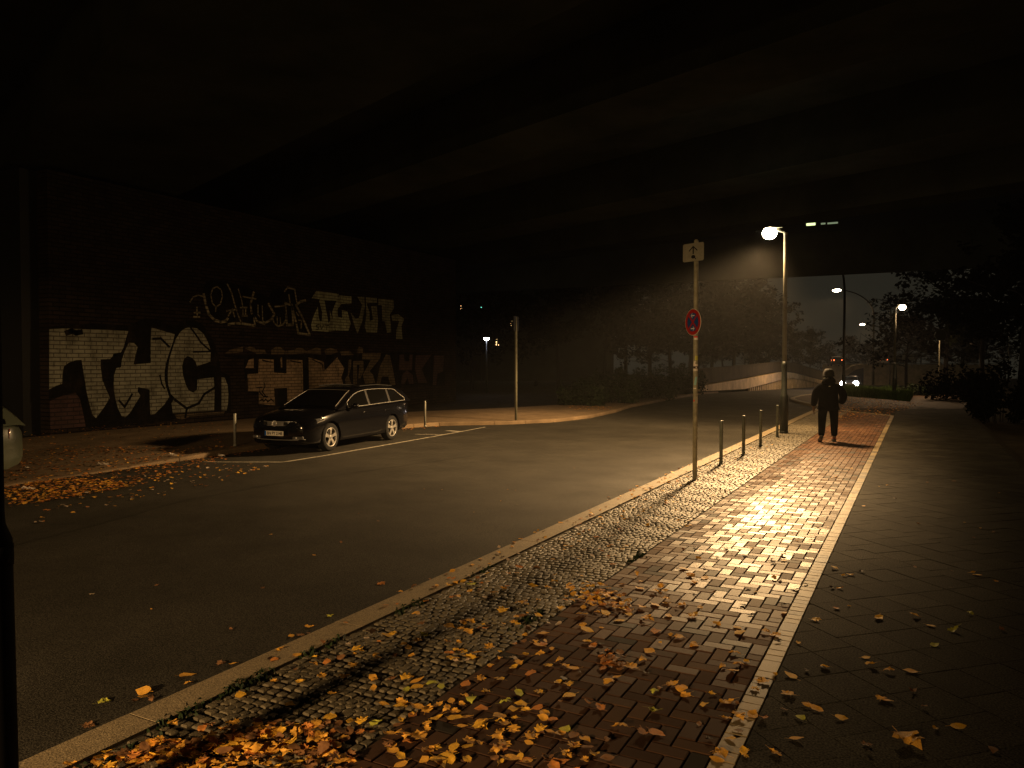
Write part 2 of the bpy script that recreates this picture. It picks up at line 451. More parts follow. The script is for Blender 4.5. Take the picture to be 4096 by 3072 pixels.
stones_mesh('path_edging', items, M['strip'])
# small cobbles between kerb and path
items = []
y = -2.5; row = 0
while y < 36:
    far = y > 17
    s = .066 if y < 12 else .085 if not far else .11
    x = KX + .275 + random.uniform(0, .03)
    while x < X0 - .03:
        w = s * random.uniform(.8, 1.2)
        if x + w > X0 - .01: w = X0 - .012 - x
        if w > .03:
            h = s * random.uniform(.86, 1.04)
            yy = y + random.uniform(-.012, .012) + .03 * math.sin(x * 5.2 + row * .7)
            n = 6
            poly = []
            for (qx, qy) in ((.06, .12), (.94, .05), (1, .55), (.92, .96), (.1, .92), (0, .5)):
                poly.append((x + (qx + random.uniform(-.05, .05)) * (w - .006), yy + (qy + random.uniform(-.05, .05)) * (h - .005)))
            g = random.uniform(.075, .14)
            c = (g * 1.05, g * .88, g * .56)
            items.append((poly, random.gauss(-.003, .0012), .006, (*c, 1), random.uniform(.0005, .0022) ))
        x += w + .003
    y += s * 1.0; row += 1
stones_mesh('cobble_strip', items, M['cobble'])
# diagonal square slabs on the right
items = []
sl = .345; c45 = math.sqrt(.5)
def clip(poly, xmin, xmax):
    for sgn, lim in ((1, xmin), (-1, -xmax)):
        out = []
        for a, b in zip(poly, poly[1:] + poly[:1]):
            ia, ib = sgn * a[0] >= lim, sgn * b[0] >= lim
            if ia: out.append(a)
            if ia != ib:
                t = (lim / sgn - a[0]) / (b[0] - a[0]); out.append((lim / sgn, a[1] + t * (b[1] - a[1])))
        poly = out
        if len(poly) < 3: return []
    return poly
for i in range(-70, 80):
    off = random.choice((0, .5)) * sl if True else 0
    for j in range(-70, 80):
        g = .0022
        a0, a1 = i * sl + g, (i + 1) * sl - g; b0, b1 = j * sl + off + g, (j + 1) * sl + off - g
        P = [((a + b * 0) * c45 - b * c45, (a + b) * c45) for a, b in ((a0, b0), (a1, b0), (a1, b1), (a0, b1))]
        cy_ = sum(p[1] for p in P) / 4
        if cy_ < -1 or cy_ > 44: continue
        P = clip(P, -.755, 1.76)
        if len(P) < 3: continue
        area = abs(sum(P[k][0] * P[(k + 1) % len(P)][1] - P[(k + 1) % len(P)][0] * P[k][1] for k in range(len(P)))) / 2
        if area < .004: continue
        q = random.uniform(.034, .050)
        items.append((P, random.gauss(0, .0006), .0025, (q * 1.0, q * .93, q * .74, 1), 0))
stones_mesh('slab_pavement', items, M['slab'])
# widened pavement beyond the lamp (covered in reddish leaves)
M['far_pave'] = mat('far_pavement', (.075, .045, .024), .8, spec=.3, var=.45, vscale=2.2, bump=.5, bscale=60, speck=.5, spscale=40)
def fx(y): return (interp(RIGHTK, y) + .27, 4.5 if y > 40 else -.9 - max(0, (y - 31.7)) * .0)
rows = []
for y in [33.2, 35, 36, 38, 40, 42, 44, 46, 48, 50, 53, 56, 60, 64, 68]:
    x0 = interp(RIGHTK, y) + .265; x1 = interp([(33.2, -2.2), (36.5, -3.0), (38, 1.7), (44, 2.2), (50, 3)], y)
    rows.append([(x0 + (x1 - x0) * i / 6, y, .0 + drop(y)) for i in range(7)])
struct(MB().grid(rows, smooth=False).build('far_pavement', M['far_pave']))
# bay markings on the left, road seams
def stripe(name, pts, w, z, m):
    mb = MB()
    L_ = []; R_ = []
    for i, p in enumerate(pts):
        p = Vector((p[0], p[1], 0)); a = Vector((*pts[max(i - 1, 0)], 0)); b = Vector((*pts[min(i + 1, len(pts) - 1)], 0))
        t = (b - a).normalized(); nn = Vector((-t.y, t.x, 0)) * w / 2
        L_.append((p.x + nn.x, p.y + nn.y, z + drop(p.y))); R_.append((p.x - nn.x, p.y - nn.y, z + drop(p.y)))
    mb.grid([L_, R_], smooth=False)
    return struct(mb.build(name, m))
def pz(*a): return [tuple(on_z(x, y, -.116).xy) for x, y in a]
stripe('bay_marking', pz((815, 1847), (960, 1848), (1127, 1848), (1140, 1847), (1300, 1822), (1500, 1787), (1700, 1752), (1850, 1725), (1941, 1708)), .09, -.116, M['paint'])
stripe('bay_marking', pz((1660, 1737), (1775, 1738)), .10, -.1155, M['paint'])
stripe('bay_marking', pz((1790, 1722), (1843, 1727)), .22, -.1155, M['paint'])
M['seam'] = mat('tar_seam', (.016, .015, .013), .5)
stripe('road_seam', pz((40, 2185), (420, 2090), (700, 2010), (1100, 1935), (1500, 1878), (1900, 1822)), .012, -.1165, M['seam'])
# ---------------------------------------------------------------- brick wall with graffiti
WX = -22.5
b0 = on_x(204, 1722, WX).y; b1 = on_x(1824, 1593, WX).y
M['wallbrick'] = brick_mat('wall_brick', (.034, .025, .019), (.022, .017, .013), (.010, .009, .008))
wall = MB()
WTOP = 7.6
wall.box((WX - .35, (b0 + b1) / 2, WTOP / 2 - .2), (.70, b1 - b0, WTOP + .4))
wall = wall.build('brick_wall', M['wallbrick'])
tag(wall, 'dark brick wall covered in huge pale graffiti letters behind the parked car', 'wall')
M['silver'] = brick_mat('paint_silver', (.33, .33, .26), (.27, .27, .21), (.11, .10, .08), paint=.7)
M['pink'] = brick_mat('paint_copper', (.36, .26, .165), (.29, .21, .14), (.11, .08, .05), paint=.7)
M['mint'] = brick_mat('paint_mint', (.40, .42, .27), (.34, .36, .24), (.12, .11, .07), paint=.7)
M['dim'] = brick_mat('paint_dim', (.15, .115, .075), (.12, .09, .06), (.05, .04, .03), paint=.7)
M['purple'] = brick_mat('paint_purple', (.085, .05, .05), (.07, .045, .045), (.04, .03, .03), paint=.7)
M['pblack'] = brick_mat('paint_black', (.010, .009, .008), (.008, .008, .007), (.012, .011, .009), paint=.5)
M['mint2'] = brick_mat('paint_mint_faded', (.27, .27, .18), (.23, .23, .15), (.08, .075, .05), paint=.7)
M['line'] = brick_mat('paint_line', (.34, .30, .20), (.28, .25, .17), (.10, .09, .07), paint=.7)
def Z1(x, y): return (180 + x / 2.698, 1150 + y / 2.698)
def Z2(x, y): return (760 + x / 2.353, 1080 + y / 2.353)
def Z3(x, y): return (850 + x / 2.212, 1350 + y / 2.212)
def wpoly(Z, pts, off):
    return [on_x(*Z(*p), WX + off) for p in pts]
def graffiti(name, m, polys, off, lines=()):
    mb = MB()
    for Z, pts in polys:
        P = wpoly(Z, pts, off); P = [(WX + off, p.y, p.z) for p in P]
        mb.add(P, [list(range(len(P)))])
    for Z, pts, w in lines:
        P = [Vector((WX + off, p.y, p.z)) for p in wpoly(Z, pts, off)]
        for a, b in zip(P, P[1:]):
            t = (b - a).normalized(); n = Vector((0, -t.z, t.y)) * w / 2; e = t * w * .35
            mb.add([a - n - e, b - n + e, b + n + e, a + n - e], [[0, 1, 2, 3]])
    # all faces towards the street, triangulated
    me = mb.me(name); bm = bmesh.new(); bm.from_mesh(me)
    bmesh.ops.triangulate(bm, faces=bm.faces[:])
    for f in bm.faces:
        if f.normal.x < 0: f.normal_flip()
    bm.to_mesh(me); bm.free()
    o = link(name, me, m, wall); return o
graffiti('graffiti_outline', M['pblack'], [
    (Z1, [(40, 425), (250, 405), (520, 385), (900, 410), (1080, 330), (1200, 340), (1400, 430), (1480, 360), (1600, 345), (1700, 400), (1800, 540), (1860, 700), (1900, 900), (2000, 960), (2010, 1340), (1500, 1400), (1150, 1470), (500, 1530), (440, 1500), (380, 1200), (330, 1130), (40, 1210)]),
    (Z2, [(120, 240), (130, 140), (190, 95), (330, 100), (560, 170), (740, 260), (780, 180), (900, 160), (1000, 180), (1010, 310), (1130, 600), (1020, 595), (960, 520), (830, 530), (640, 510), (360, 510), (230, 480), (160, 400)]),
    (Z3, [(100, 150), (1330, 150), (1660, 130), (2050, 150), (2060, 420), (1600, 440), (1000, 450), (830, 610), (400, 610), (400, 500), (290, 490), (280, 190), (110, 170)])], .003)
graffiti('graffiti_letters', M['silver'], [
    (Z1, [(45, 450), (230, 440), (480, 450), (700, 455), (900, 470), (870, 560), (850, 640), (820, 700), (740, 710), (720, 770), (600, 775), (600, 860), (620, 1000), (660, 1100), (700, 1190), (640, 1290), (580, 1370), (550, 1410), (510, 1370), (480, 1260), (450, 1130), (430, 1000), (410, 880), (395, 780), (330, 785), (260, 810), (205, 850), (190, 920), (185, 1040), (120, 1060), (45, 1100)]),
    (Z1, [(905, 595), (960, 600), (1000, 640), (980, 720), (955, 830), (1140, 815), (1140, 600), (1150, 430), (1280, 470), (1400, 505), (1380, 590), (1345, 690), (1310, 800), (1290, 900), (1290, 1000), (1310, 1080), (1340, 1180), (1290, 1260), (1230, 1320), (1180, 1370), (1140, 1375), (1130, 1230), (1130, 1100), (1005, 1075), (1000, 1120), (1030, 1170), (980, 1250), (920, 1350), (870, 1400), (830, 1390), (790, 1310), (760, 1200), (740, 1080), (745, 950), (770, 870), (820, 860), (830, 780), (860, 690)]),
    (Z1, [(1560, 430), (1640, 440), (1710, 500), (1750, 570), (1780, 650), (1788, 690), (1785, 800), (1640, 850), (1625, 800), (1590, 760), (1540, 740), (1500, 770), (1480, 850), (1490, 950), (1520, 1050), (1550, 1110), (1600, 1135), (1640, 1100), (1645, 990), (1820, 970), (1830, 1100), (1825, 1330), (1600, 1345), (1380, 1360), (1365, 1250), (1400, 1190), (1360, 1150), (1330, 1050), (1325, 950), (1330, 850), (1350, 750), (1380, 650), (1410, 560), (1460, 480), (1510, 440)]),
    (Z1, [(1905, 970), (1940, 975), (1970, 1050), (1980, 1150), (1975, 1250), (1960, 1325), (1905, 1325)])], .006)
graffiti('graffiti_letters', M['pink'], [
    (Z3, [(410, 190), (540, 195), (545, 310), (655, 318), (655, 195), (795, 200), (800, 320), (805, 600), (665, 600), (660, 445), (545, 450), (555, 600), (410, 590), (410, 480), (315, 475), (310, 325), (405, 318)]),
    (Z3, [(300, 255), (320, 200), (365, 180), (365, 270), (290, 270)]), (Z3, [(600, 182), (615, 175), (618, 265), (605, 265)]),
    (Z3, [(850, 175), (985, 215), (990, 295), (1105, 175), (1170, 265), (1140, 350), (1155, 410), (1000, 430), (855, 460)])], .006)
graffiti('graffiti_letters', M['dim'], [
    (Z3, [(1205, 200), (1228, 190), (1226, 260), (1205, 340), (1228, 410), (1180, 410), (1172, 370), (1198, 330)]),
    (Z3, [(1245, 210), (1335, 205), (1338, 300), (1310, 360), (1290, 365), (1300, 240), (1278, 240), (1278, 412), (1245, 412)]),
    (Z3, [(1325, 140), (1490, 140), (1480, 190), (1390, 300), (1420, 330), (1440, 400), (1350, 410), (1330, 330), (1400, 200), (1325, 195)]),
    (Z3, [(1535, 150), (1570, 160), (1600, 300), (1620, 420), (1575, 420), (1555, 345), (1500, 345), (1480, 420), (1450, 420), (1480, 260)]),
    (Z3, [(110, 140), (150, 110), (270, 80), (270, 130), (150, 140)]), (Z3, [(285, 95), (330, 80), (380, 95), (380, 110), (400, 105), (460, 110), (478, 140), (390, 145)]),
    (Z3, [(520, 110), (560, 82), (600, 84), (640, 120), (720, 110), (760, 88), (800, 98), (830, 120), (920, 88), (958, 100), (960, 150), (820, 140), (700, 148), (520, 148)]),
    (Z3, [(990, 112), (1040, 92), (1100, 108), (1110, 130), (1050, 150), (1000, 150)]), (Z3, [(1130, 125), (1210, 115), (1250, 155), (1140, 158)]),
    (Z3, [(1280, 105), (1300, 80), (1335, 95), (1330, 135), (1285, 140)]),
    (Z1, [(1400, 1372), (1940, 1338), (1930, 1362), (1560, 1392), (1480, 1430), (1420, 1410)])], .0055)
graffiti('graffiti_letters', M['purple'], [
    (Z3, [(1655, 150), (1690, 150), (1700, 210), (1740, 210), (1745, 150), (1770, 150), (1765, 290), (1650, 290)]),
    (Z3, [(1680, 330), (1720, 290), (1770, 330), (1780, 410), (1740, 410), (1725, 350), (1700, 410), (1670, 410)]),
    (Z3, [(1800, 160), (1940, 150), (1850, 280), (1900, 400), (1820, 400), (1790, 270)]), (Z3, [(1960, 160), (2050, 160), (2040, 300), (1990, 320), (1980, 420), (1950, 420)]),
    (Z1, [(50, 1225), (200, 1165), (330, 1145), (372, 1190), (400, 1300), (440, 1500), (300, 1515), (60, 1530)])], .0055)
graffiti('graffiti_letters', M['mint'], [
    (Z2, [(1190, 195), (1310, 210), (1400, 225), (1390, 290), (1265, 285), (1275, 340), (1290, 420), (1302, 500), (1322, 470), (1315, 380), (1332, 430), (1352, 480), (1365, 570), (1290, 580), (1150, 570), (1140, 520), (1160, 440), (1203, 345), (1208, 420), (1220, 480), (1240, 482), (1245, 400), (1218, 300), (1220, 275), (1145, 265)]),
    (Z2, [(1405, 240), (1520, 250), (1520, 318), (1425, 318), (1388, 370), (1392, 440), (1432, 452), (1430, 378), (1480, 388), (1512, 500), (1492, 570), (1372, 570), (1345, 470), (1337, 400), (1362, 330)])], .006)
graffiti('graffiti_letters', M['mint2'], [
    (Z2, [(1512, 400), (1560, 460), (1590, 450), (1620, 330), (1575, 252), (1640, 252), (1645, 350), (1622, 480), (1577, 600), (1547, 520)]),
    (Z2, [(1655, 255), (1760, 262), (1760, 308), (1660, 312), (1690, 400), (1690, 478), (1722, 470), (1705, 340), (1758, 335), (1770, 480), (1760, 590), (1662, 590), (1645, 530), (1660, 420)]),
    (Z2, [(1772, 268), (1915, 280), (1920, 360), (1880, 420), (1895, 585), (1855, 590), (1832, 480), (1812, 480), (1805, 330), (1772, 330)]),
    (Z2, [(1895, 425), (1960, 415), (2015, 460), (1990, 530), (2000, 650), (1940, 650), (1945, 560), (1970, 480), (1905, 480)])], .0062)
graffiti('graffiti_lines', M['line'], [], .009, [
    (Z2, p, w) for p, w in [
        ([(130, 230), (150, 330), (180, 420), (230, 470), (290, 490), (340, 480), (355, 455)], .10), ([(0, 300), (30, 255), (80, 235), (125, 250)], .05),
        ([(195, 230), (215, 175), (255, 155), (295, 190), (305, 250), (285, 320), (245, 350), (210, 310), (195, 230)], .05), ([(245, 350), (240, 390)], .05),
        ([(350, 130), (390, 210), (420, 320), (445, 400), (482, 500)], .06), ([(455, 180), (485, 280), (500, 370)], .05),
        ([(360, 512), (430, 500), (482, 502), (612, 525), (603, 440), (578, 400), (570, 320), (600, 210)], .09),
        ([(500, 250), (560, 262), (620, 272)], .05), ([(590, 420), (640, 490), (700, 502), (760, 470), (795, 418), (740, 320)], .09),
        ([(780, 460), (792, 500), (830, 530), (880, 510), (912, 450), (900, 330)], .07), ([(800, 345), (890, 335)], .06),
        ([(890, 200), (920, 165), (985, 180), (1005, 300)], .07), ([(1000, 330), (1040, 298), (1085, 285)], .10),
        ([(1000, 335), (1060, 450), (1128, 610), (1020, 597), (1000, 500), (962, 350)], .10), ([(895, 312), (960, 330), (972, 515), (912, 517), (905, 420)], .10),
        ([(930, 230), (945, 325)], .06), ([(345, 385), (440, 372)], .06), ([(360, 430), (400, 370), (420, 440)], .06), ([(475, 355), (535, 352)], .06), ([(490, 430), (540, 430)], .06),
        ([(500, 360), (498, 425)], .06), ([(525, 360), (522, 425)], .06), ([(640, 330), (640, 420), (655, 440)], .05), ([(680, 340), (685, 480), (700, 490)], .05),
        ([(820, 440), (822, 510)], .05), ([(850, 450), (852, 510)], .05), ([(1000, 400), (1022, 430)], .06), ([(1020, 470), (1050, 475), (1045, 550)], .06),
        ([(40, 400), (95, 400)], .06), ([(35, 440), (90, 440)], .06), ([(65, 350), (68, 430)], .05)]])
graffiti('graffiti_lines', M['pblack'], [], .0095, [
    (Z1, [(1570, 430), (1650, 540), (1680, 590), (1780, 680)], .07), (Z1, [(1165, 555), (1250, 550), (1340, 640)], .08), (Z1, [(1400, 1210), (1530, 1305), (1660, 1250), (1720, 1150), (1825, 1085)], .09),
    (Z1, [(1530, 1305), (1515, 1400)], .09), (Z1, [(800, 1220), (860, 1290), (940, 1150)], .07), (Z1, [(1600, 695), (1790, 690)], .06),
    (Z1, [(720, 770), (760, 730), (800, 735)], .07), (Z1, [(235, 490), (290, 470), (340, 490), (390, 480)], .16), (Z1, [(1240, 950), (1260, 1040), (1290, 1090)], .06),
    (Z2, [(1215, 515), (1190, 520), (1188, 535), (1212, 542), (1210, 556), (1184, 558)], .035), (Z2, [(1225, 515), (1240, 556), (1256, 518)], .035), (Z2, [(1268, 518), (1308, 522)], .035), (Z2, [(1290, 520), (1288, 560)], .035),
    (Z3, [(440, 200), (500, 215), (530, 218)], .05), (Z3, [(690, 205), (780, 225)], .05), (Z3, [(885, 195), (970, 235), (980, 290)], .05),
    (Z3, [(390, 445), (440, 440)], .04), (Z3, [(455, 400), (465, 430), (440, 480), (480, 530)], .05), (Z3, [(415, 480), (450, 520), (490, 525)], .05),
    (Z3, [(420, 560), (440, 545), (455, 565), (470, 545), (490, 568), (520, 545), (540, 565)], .05), (Z3, [(1110, 180), (1165, 265)], .05)])
# mapping objects: brick relief reads object space, all share the wall's origin
# return wall at the near end, in the dark
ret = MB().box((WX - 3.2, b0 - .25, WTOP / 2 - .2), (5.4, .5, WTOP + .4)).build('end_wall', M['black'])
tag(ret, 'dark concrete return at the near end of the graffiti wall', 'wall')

# ---------------------------------------------------------------- bridge overhead
GD = camdir(-41.8)                # girders run this way
GP = camdir(48.2)                 # across the girders
def gbox(mb, p0, p1, z0, z1, l0=-75, l1=130):
    c = []
    for z in (z0, z1):
        for p, l in ((p0, l0), (p1, l0), (p1, l1), (p0, l1)):
            q = GP * p + GD * l; c.append((q.x, q.y, z))
    mb.add(c, [[3, 2, 1, 0], [4, 5, 6, 7], [0, 1, 5, 4], [1, 2, 6, 5], [2, 3, 7, 6], [3, 0, 4, 7]])
bridge = empty('road_bridge', (0, 15, 7.6)); tag(bridge, 'dark concrete bridge with deep girders spanning overhead above street and wall', 'bridge')
LB0, LB1 = -75, 60
def bpart(name, *a, **k):
    mb = MB(); gbox(mb, *a, **k); o = mb.build(name, M['girder'], bridge); o.location = (0, -15, -7.6); return o
bpart('deck', -14, 30.5, 9.3, 10.2, l0=LB0, l1=LB1)
for p0, p1 in ((-6, -2.5), (4.0, 9.2), (12.9, 15.0), (21.3, 23.6), (28.6, 30.4)):
    bpart('girder', p0, p1, 7.75, 9.297, l0=LB0, l1=LB1)
# second bridge beyond
fb = empty('far_bridge', at_depth(3500, 1088, 42)); tag(fb, 'second dark bridge crossing beyond the first, its lower edge against the sky', 'bridge')
A = at_depth(2600, 1131, 48.5); B = at_depth(4600, 1037, 37)
dirv = (B - A); dirv.z = 0; dirv.normalize(); nrm = Vector((-dirv.y, dirv.x, 0))
if nrm.dot(FWDH) < 0: nrm = -nrm
def fbox(name, z0, z1, d0, d1, l0, l1):
    mb = MB(); c = []
    for z in (z0, z1):
        for d, l in ((d0, l0), (d1, l0), (d1, l1), (d0, l1)):
            q = A + nrm * d + dirv * l; c.append((q.x, q.y, z))
    mb.add(c, [[3, 2, 1, 0], [4, 5, 6, 7], [0, 1, 5, 4], [1, 2, 6, 5], [2, 3, 7, 6], [3, 0, 4, 7]])
    o = mb.build(name, M['girder'], fb); o.matrix_parent_inverse = Matrix.Translation(-Vector(fb.location)); return o
zf = (A.z + B.z) / 2
fbox('fascia', zf, zf + 2.45, .0, .6, -70, 60)
fbox('deck', zf + 1.2, zf + 2.2, .62, 9, -70, 60)

# ---------------------------------------------------------------- street lamps
LIGHTCOL = (1.0, .615, .27)
SIDE = .17
CUT0, CUT1 = .22, .47
STRAY = .11
def lamp_light(loc, power, parent, shaped=True, col=LIGHTCOL, size=.42, flip=1, floor=.9, fwd=1.):
    """a point light with the luminaire's own distribution (bat-wing along the street, cut off on the house side)"""
    ld = bpy.data.lights.new('luminaire_light', 'POINT'); ld.energy = power; ld.color = col; ld.shadow_soft_size = size
    o = bpy.data.objects.new('luminaire_light', ld); COL.objects.link(o)
    if parent: o.parent = parent
    o.location = loc
    ld.use_nodes = True; N, L = ld.node_tree.nodes, ld.node_tree.links
    em = N['Emission']
    tc = N.new('ShaderNodeTexCoord'); sp = N.new('ShaderNodeSeparateXYZ'); L.new(tc.outputs['Normal'], sp.inputs[0])
    def mth(op, a, b=None, c=None, clamp=False):
        n = N.new('ShaderNodeMath'); n.operation = op; n.use_clamp = clamp
        for i, q in enumerate((a, b, c)):
            if q is None: continue
            if isinstance(q, (int, float)): n.inputs[i].default_value = q
            else: L.new(q, n.inputs[i])
        return n.outputs[0]
    def sstep(x, a, b, lo=0., hi=1.):
        n = N.new('ShaderNodeMapRange'); n.interpolation_type = 'SMOOTHSTEP'
        n.inputs[1].default_value = a; n.inputs[2].default_value = b; n.inputs[3].default_value = lo; n.inputs[4].default_value = hi
        L.new(x, n.inputs[0]); return n.outputs[0]
    # Normal of a lamp points outwards
    c = mth('MULTIPLY', sp.outputs['Z'], -1.0)
    if not shaped:
        L.new(sstep(c, .08, .42, .02, 1.), em.inputs['Strength']); return o
    x = mth('MULTIPLY', sp.outputs['X'], flip); y = sp.outputs['Y']
    cc = mth('MAXIMUM', c, .22)
    bat = mth('POWER', cc, -1.9)
    ay = mth('ABSOLUTE', y)
    across = sstep(c, .30, .45, .05, .60)
    ayf = sstep(ay, .05, .80)
    wgt = mth('ADD', ayf, mth('MULTIPLY', mth('SUBTRACT', 1.0, ayf), across))
    body = mth('ADD', mth('MULTIPLY', bat, sstep(c, CUT0, CUT1, .0, 1.)), sstep(c, .0, .10, .0, floor))
    along = mth('MULTIPLY', mth('MULTIPLY', body, wgt), sstep(y, .25, .75, 1., fwd))
    side = mth('MULTIPLY', sstep(mth('MULTIPLY', x, -1.), .55, .95), sstep(c, .02, .20, .0, SIDE))
    lat = mth('DIVIDE', x, cc)
    house = sstep(lat, .34, .95, 1., .012)
    f = mth('ADD', mth('MULTIPLY', mth('ADD', along, side), house), sstep(c, -.5, .1, .0, STRAY))      # plus a little stray light from the bowl itself
    L.new(f, em.inputs['Strength'])
    return o

def short_lamp(name, base, h, arm, label, power, shaped=True, glow='lampglow', col=LIGHTCOL, group='street lamps', flip=1, floor=.9, fwd=1.):
    """straight tapered pole with a stepped base, short bracket and flat luminaire; arm = horizontal vector"""
    t = empty(name, base); tag(t, label, 'street lamp', group)
    MB().lathe([(.115, 0), (.115, .9), (.108, 1.0), (.105, 1.06), (.078, 1.10), (.076, 1.9), (.066, 2.0)], n=20).build('pole_base', M['darksteel'], t)
    MB().lathe([(.064, 2.0), (.050, h - .12), (.050, h - .1)], n=20).build('pole', M['litsteel'], t)  # upper pole paler: the lamp's light on it is put into the colour
    MB().lathe([(.119, .0), (.119, .03), (.116, .05)], n=20).build('base_ring', M['darksteel'], t)
    a = Vector(arm); ln = a.length; d = a.normalized(); sd = Vector((-d.y, d.x, 0))
    MB().tube([(0, 0, h - .14), d * .05 + Vector((0, 0, h - .03)), d * .18 + Vector((0, 0, h + .02)), d * (ln - .2) + Vector((0, 0, h + .05))], .032, 10).build('bracket', M['oldsteel'], t)
    MB().tube([(0, 0, h - .12), (0, 0, h - .05)], .055, 12).build('pole_cap', M['oldsteel'], t)
    hd = MB(); L_, W_ = .30, .13
    ring0 = []; prof = [(-.34, .025, .02), (-.20, .05, .03), (-.12, .09, .05), (0, .12, .06), (.10, .09, .04), (.14, .03, .02)]
    rows = []
    for (u, w, hh) in prof:
        r = []
        for k in range(9):
            an = PI * k / 8
            p = d * (ln + u) + sd * (w * math.cos(an)) + Vector((0, 0, h + .10 + hh * math.sin(an)))
            r.append(p)
        rows.append(r)
    hd.grid(rows); hd.add(rows[0], [list(range(9))]); hd.add(rows[-1], [list(range(9))])
    head = hd.build('luminaire', M['oldsteel'], t)
    gl = MB().sphere(d * ln + Vector((0, 0, h - .03)), (.20, .20, .175), 18, 12)
    gl.build('lamp_glass', M[glow], head)
    if power:
        lamp_light(tuple(d * (ln + .02) + Vector((0, 0, h - .45))), power, t, shaped, col, flip=flip, floor=floor, fwd=fwd)
    return t
ml = on_z(3135, 1732, 0.0)
lampbase = Vector((ml.x, ml.y, 0))
armv = at_depth(3072, 930, (FWDH.dot(ml)) / 1.0) - at_depth(3135, 930, FWDH.dot(ml))
arm_w = Vector((-.43, .0, 0))
LAMPH = at_depth(3135, 926, FWDH.dot(ml)).z
MAINPOWER = 4300.
short_lamp('street_lamp', lampbase, LAMPH, arm_w, 'brightest street lamp, slender dark pole at the kerb beside the last bollard', MAINPOWER, floor=.12, fwd=.20)
# the next lamp of the same kind, far off, bracket pointing right
p2 = on_z(3577, 1581, 0.0); dep2 = FWDH.dot(p2)
h2 = at_depth(3577, 1228, dep2).z
short_lamp('street_lamp', p2, h2, RIGHT * .42, 'smaller lit street lamp on a slim pole, its bracket pointing right', 900, shaped=False, glow='lampfar', col=(1, .62, .32))
# assumed unseen lamp behind the camera, added to light plate, sign and near leaves
short_lamp('street_lamp', (KX + .56, -15, 0), LAMPH, arm_w, 'assumed street lamp behind the camera on the same kerb, added to light the foreground', 9500., glow='lampassumed')

def whip_mast(base, h, bend_start, reach, rise, toward, label, lamp=None, power=0):
    t = empty('whip_mast_lamp', base); tag(t, label, 'street lamp', 'tall curved lamp masts')
    d = Vector(toward).normalized()
    pts = [(0, 0, 0), (0, 0, 1.2), (0, 0, 1.25), (0, 0, bend_start)]
    rs = [.115, .11, .085, .072]
    n = 12
    for i in range(1, n + 1):
        a = (PI / 2 - .12) * i / n
        pts.append(d * (reach * (1 - math.cos(a))) + Vector((0, 0, bend_start + rise * math.sin(a)))); rs.append(.072 - .03 * i / n)
    MB().tube(pts, rs, 12).build('mast', M['blackpost'], t)
    e = Vector(pts[-1])
    hd = MB().sphere(e + d * .35 + Vector((0, 0, .04)), (.42, .42, .09), 14, 8)
    hd.v = [tuple(e + d * .35 + Vector((0, 0, .04)) + d * ((Vector(v) - e - d * .35).dot(d)) + Vector((-d.y, d.x, 0)) * ((Vector(v) - e - d * .35).dot(Vector((-d.y, d.x, 0))) * .38) + Vector((0, 0, v[2] - e.z - .04))) for v in hd.v]
    ho = hd.build('luminaire', M['darksteel'], t)
    if lamp:
        g = MB().sphere(e + d * .35 + Vector((0, 0, -.04)), (.36, .30, .13), 14, 8)
        g.build('lamp_glass', M[lamp], ho)
        lamp_light(tuple(e + d * .35 + Vector((0, 0, -.22))), power, t, False, (1, .62, .29))
    return t
def mast_at(bx, by, toppx, toppy, lampx, lampy, label, lamp, power, bend):
    p = on_z(bx, by, 0); dep = FWDH.dot(p)
    e = at_depth(lampx, lampy, dep); reach = abs((e - p).dot(RIGHT)) - .35
    bz = at_depth(bx, bend, dep).z
    whip_mast(p, 0, bz, reach, e.z - bz, -RIGHT, label, lamp, power)
mast_at(3374, 1576, 0, 0, 3215, 925, 'unlit tall dark mast curving up to the left, standing right behind the walking person', None, 0, 1180)
mast_at(3492, 1540, 0, 0, 3325, 1160, 'lit tall curved mast whose arm bends left past the unlit mast', 'lampfar', 4500, 1262)
p3 = at_depth(3433, 1300, 120)
mast3 = on_z(3576, 1514, 0); 
d3 = 118.0
b3 = at_depth(3560, 1500, d3); b3.z = -.1 + drop(b3.y)
e3 = at_depth(3433, 1297, d3)
whip_mast(b3, 0, at_depth(3560, 1345, d3).z - b3.z, (b3 - e3).dot(RIGHT) - .35, e3.z - at_depth(3560, 1345, d3).z, -RIGHT, 'farthest and smallest lit curved mast, seen low between two nearer poles', 'lampfar', 3000)

# ---------------------------------------------------------------- no-stopping sign post with stickers
sb = on_z(2779, 1917, 0); sdep = FWDH.dot(sb)
sp_ = empty('no_stopping_sign', sb); tag(sp_, 'sign post with round red and blue no stopping disc and stickered pole at the kerb', 'road sign')
ptop = at_depth(2772, 960, sdep).z
MB().lathe([(.038, 0), (.038, ptop * .5), (.036, ptop - .02), (.02, ptop)], n=18).build('pole', M['oldsteel'], sp_)
ux = RIGHT.copy()
def facing(az):        # horizontal normal that looks back along azimuth az
    return -camdir(az)
def plate_frame(nrm):
    n = Vector(nrm).normalized(); t = Vector((0, 0, 1)).cross(n).normalized()     # t points to the plate's right as read
    return n, t
nd, td = plate_frame(-(RIGHT * .93 + FWDH * .367))
zc = at_depth(2769, 1289, sdep).z
c0 = nd * .05 + Vector((0, 0, zc))
def disc_poly(r, n=40): return [(r * math.cos(2 * PI * k / n), r * math.sin(2 * PI * k / n)) for k in range(n)]
def plate_prism(mb, poly, d0, d1, c, n, t):
    P = [c + t * x + Vector((0, 0, y)) for x, y in poly]; k = len(P)
    mb.add([p + n * d0 for p in P] + [p + n * d1 for p in P], [list(range(k))[::-1], list(range(k, 2 * k))] + [[i, (i + 1) % k, k + (i + 1) % k, k + i] for i in range(k)])
R0 = .222
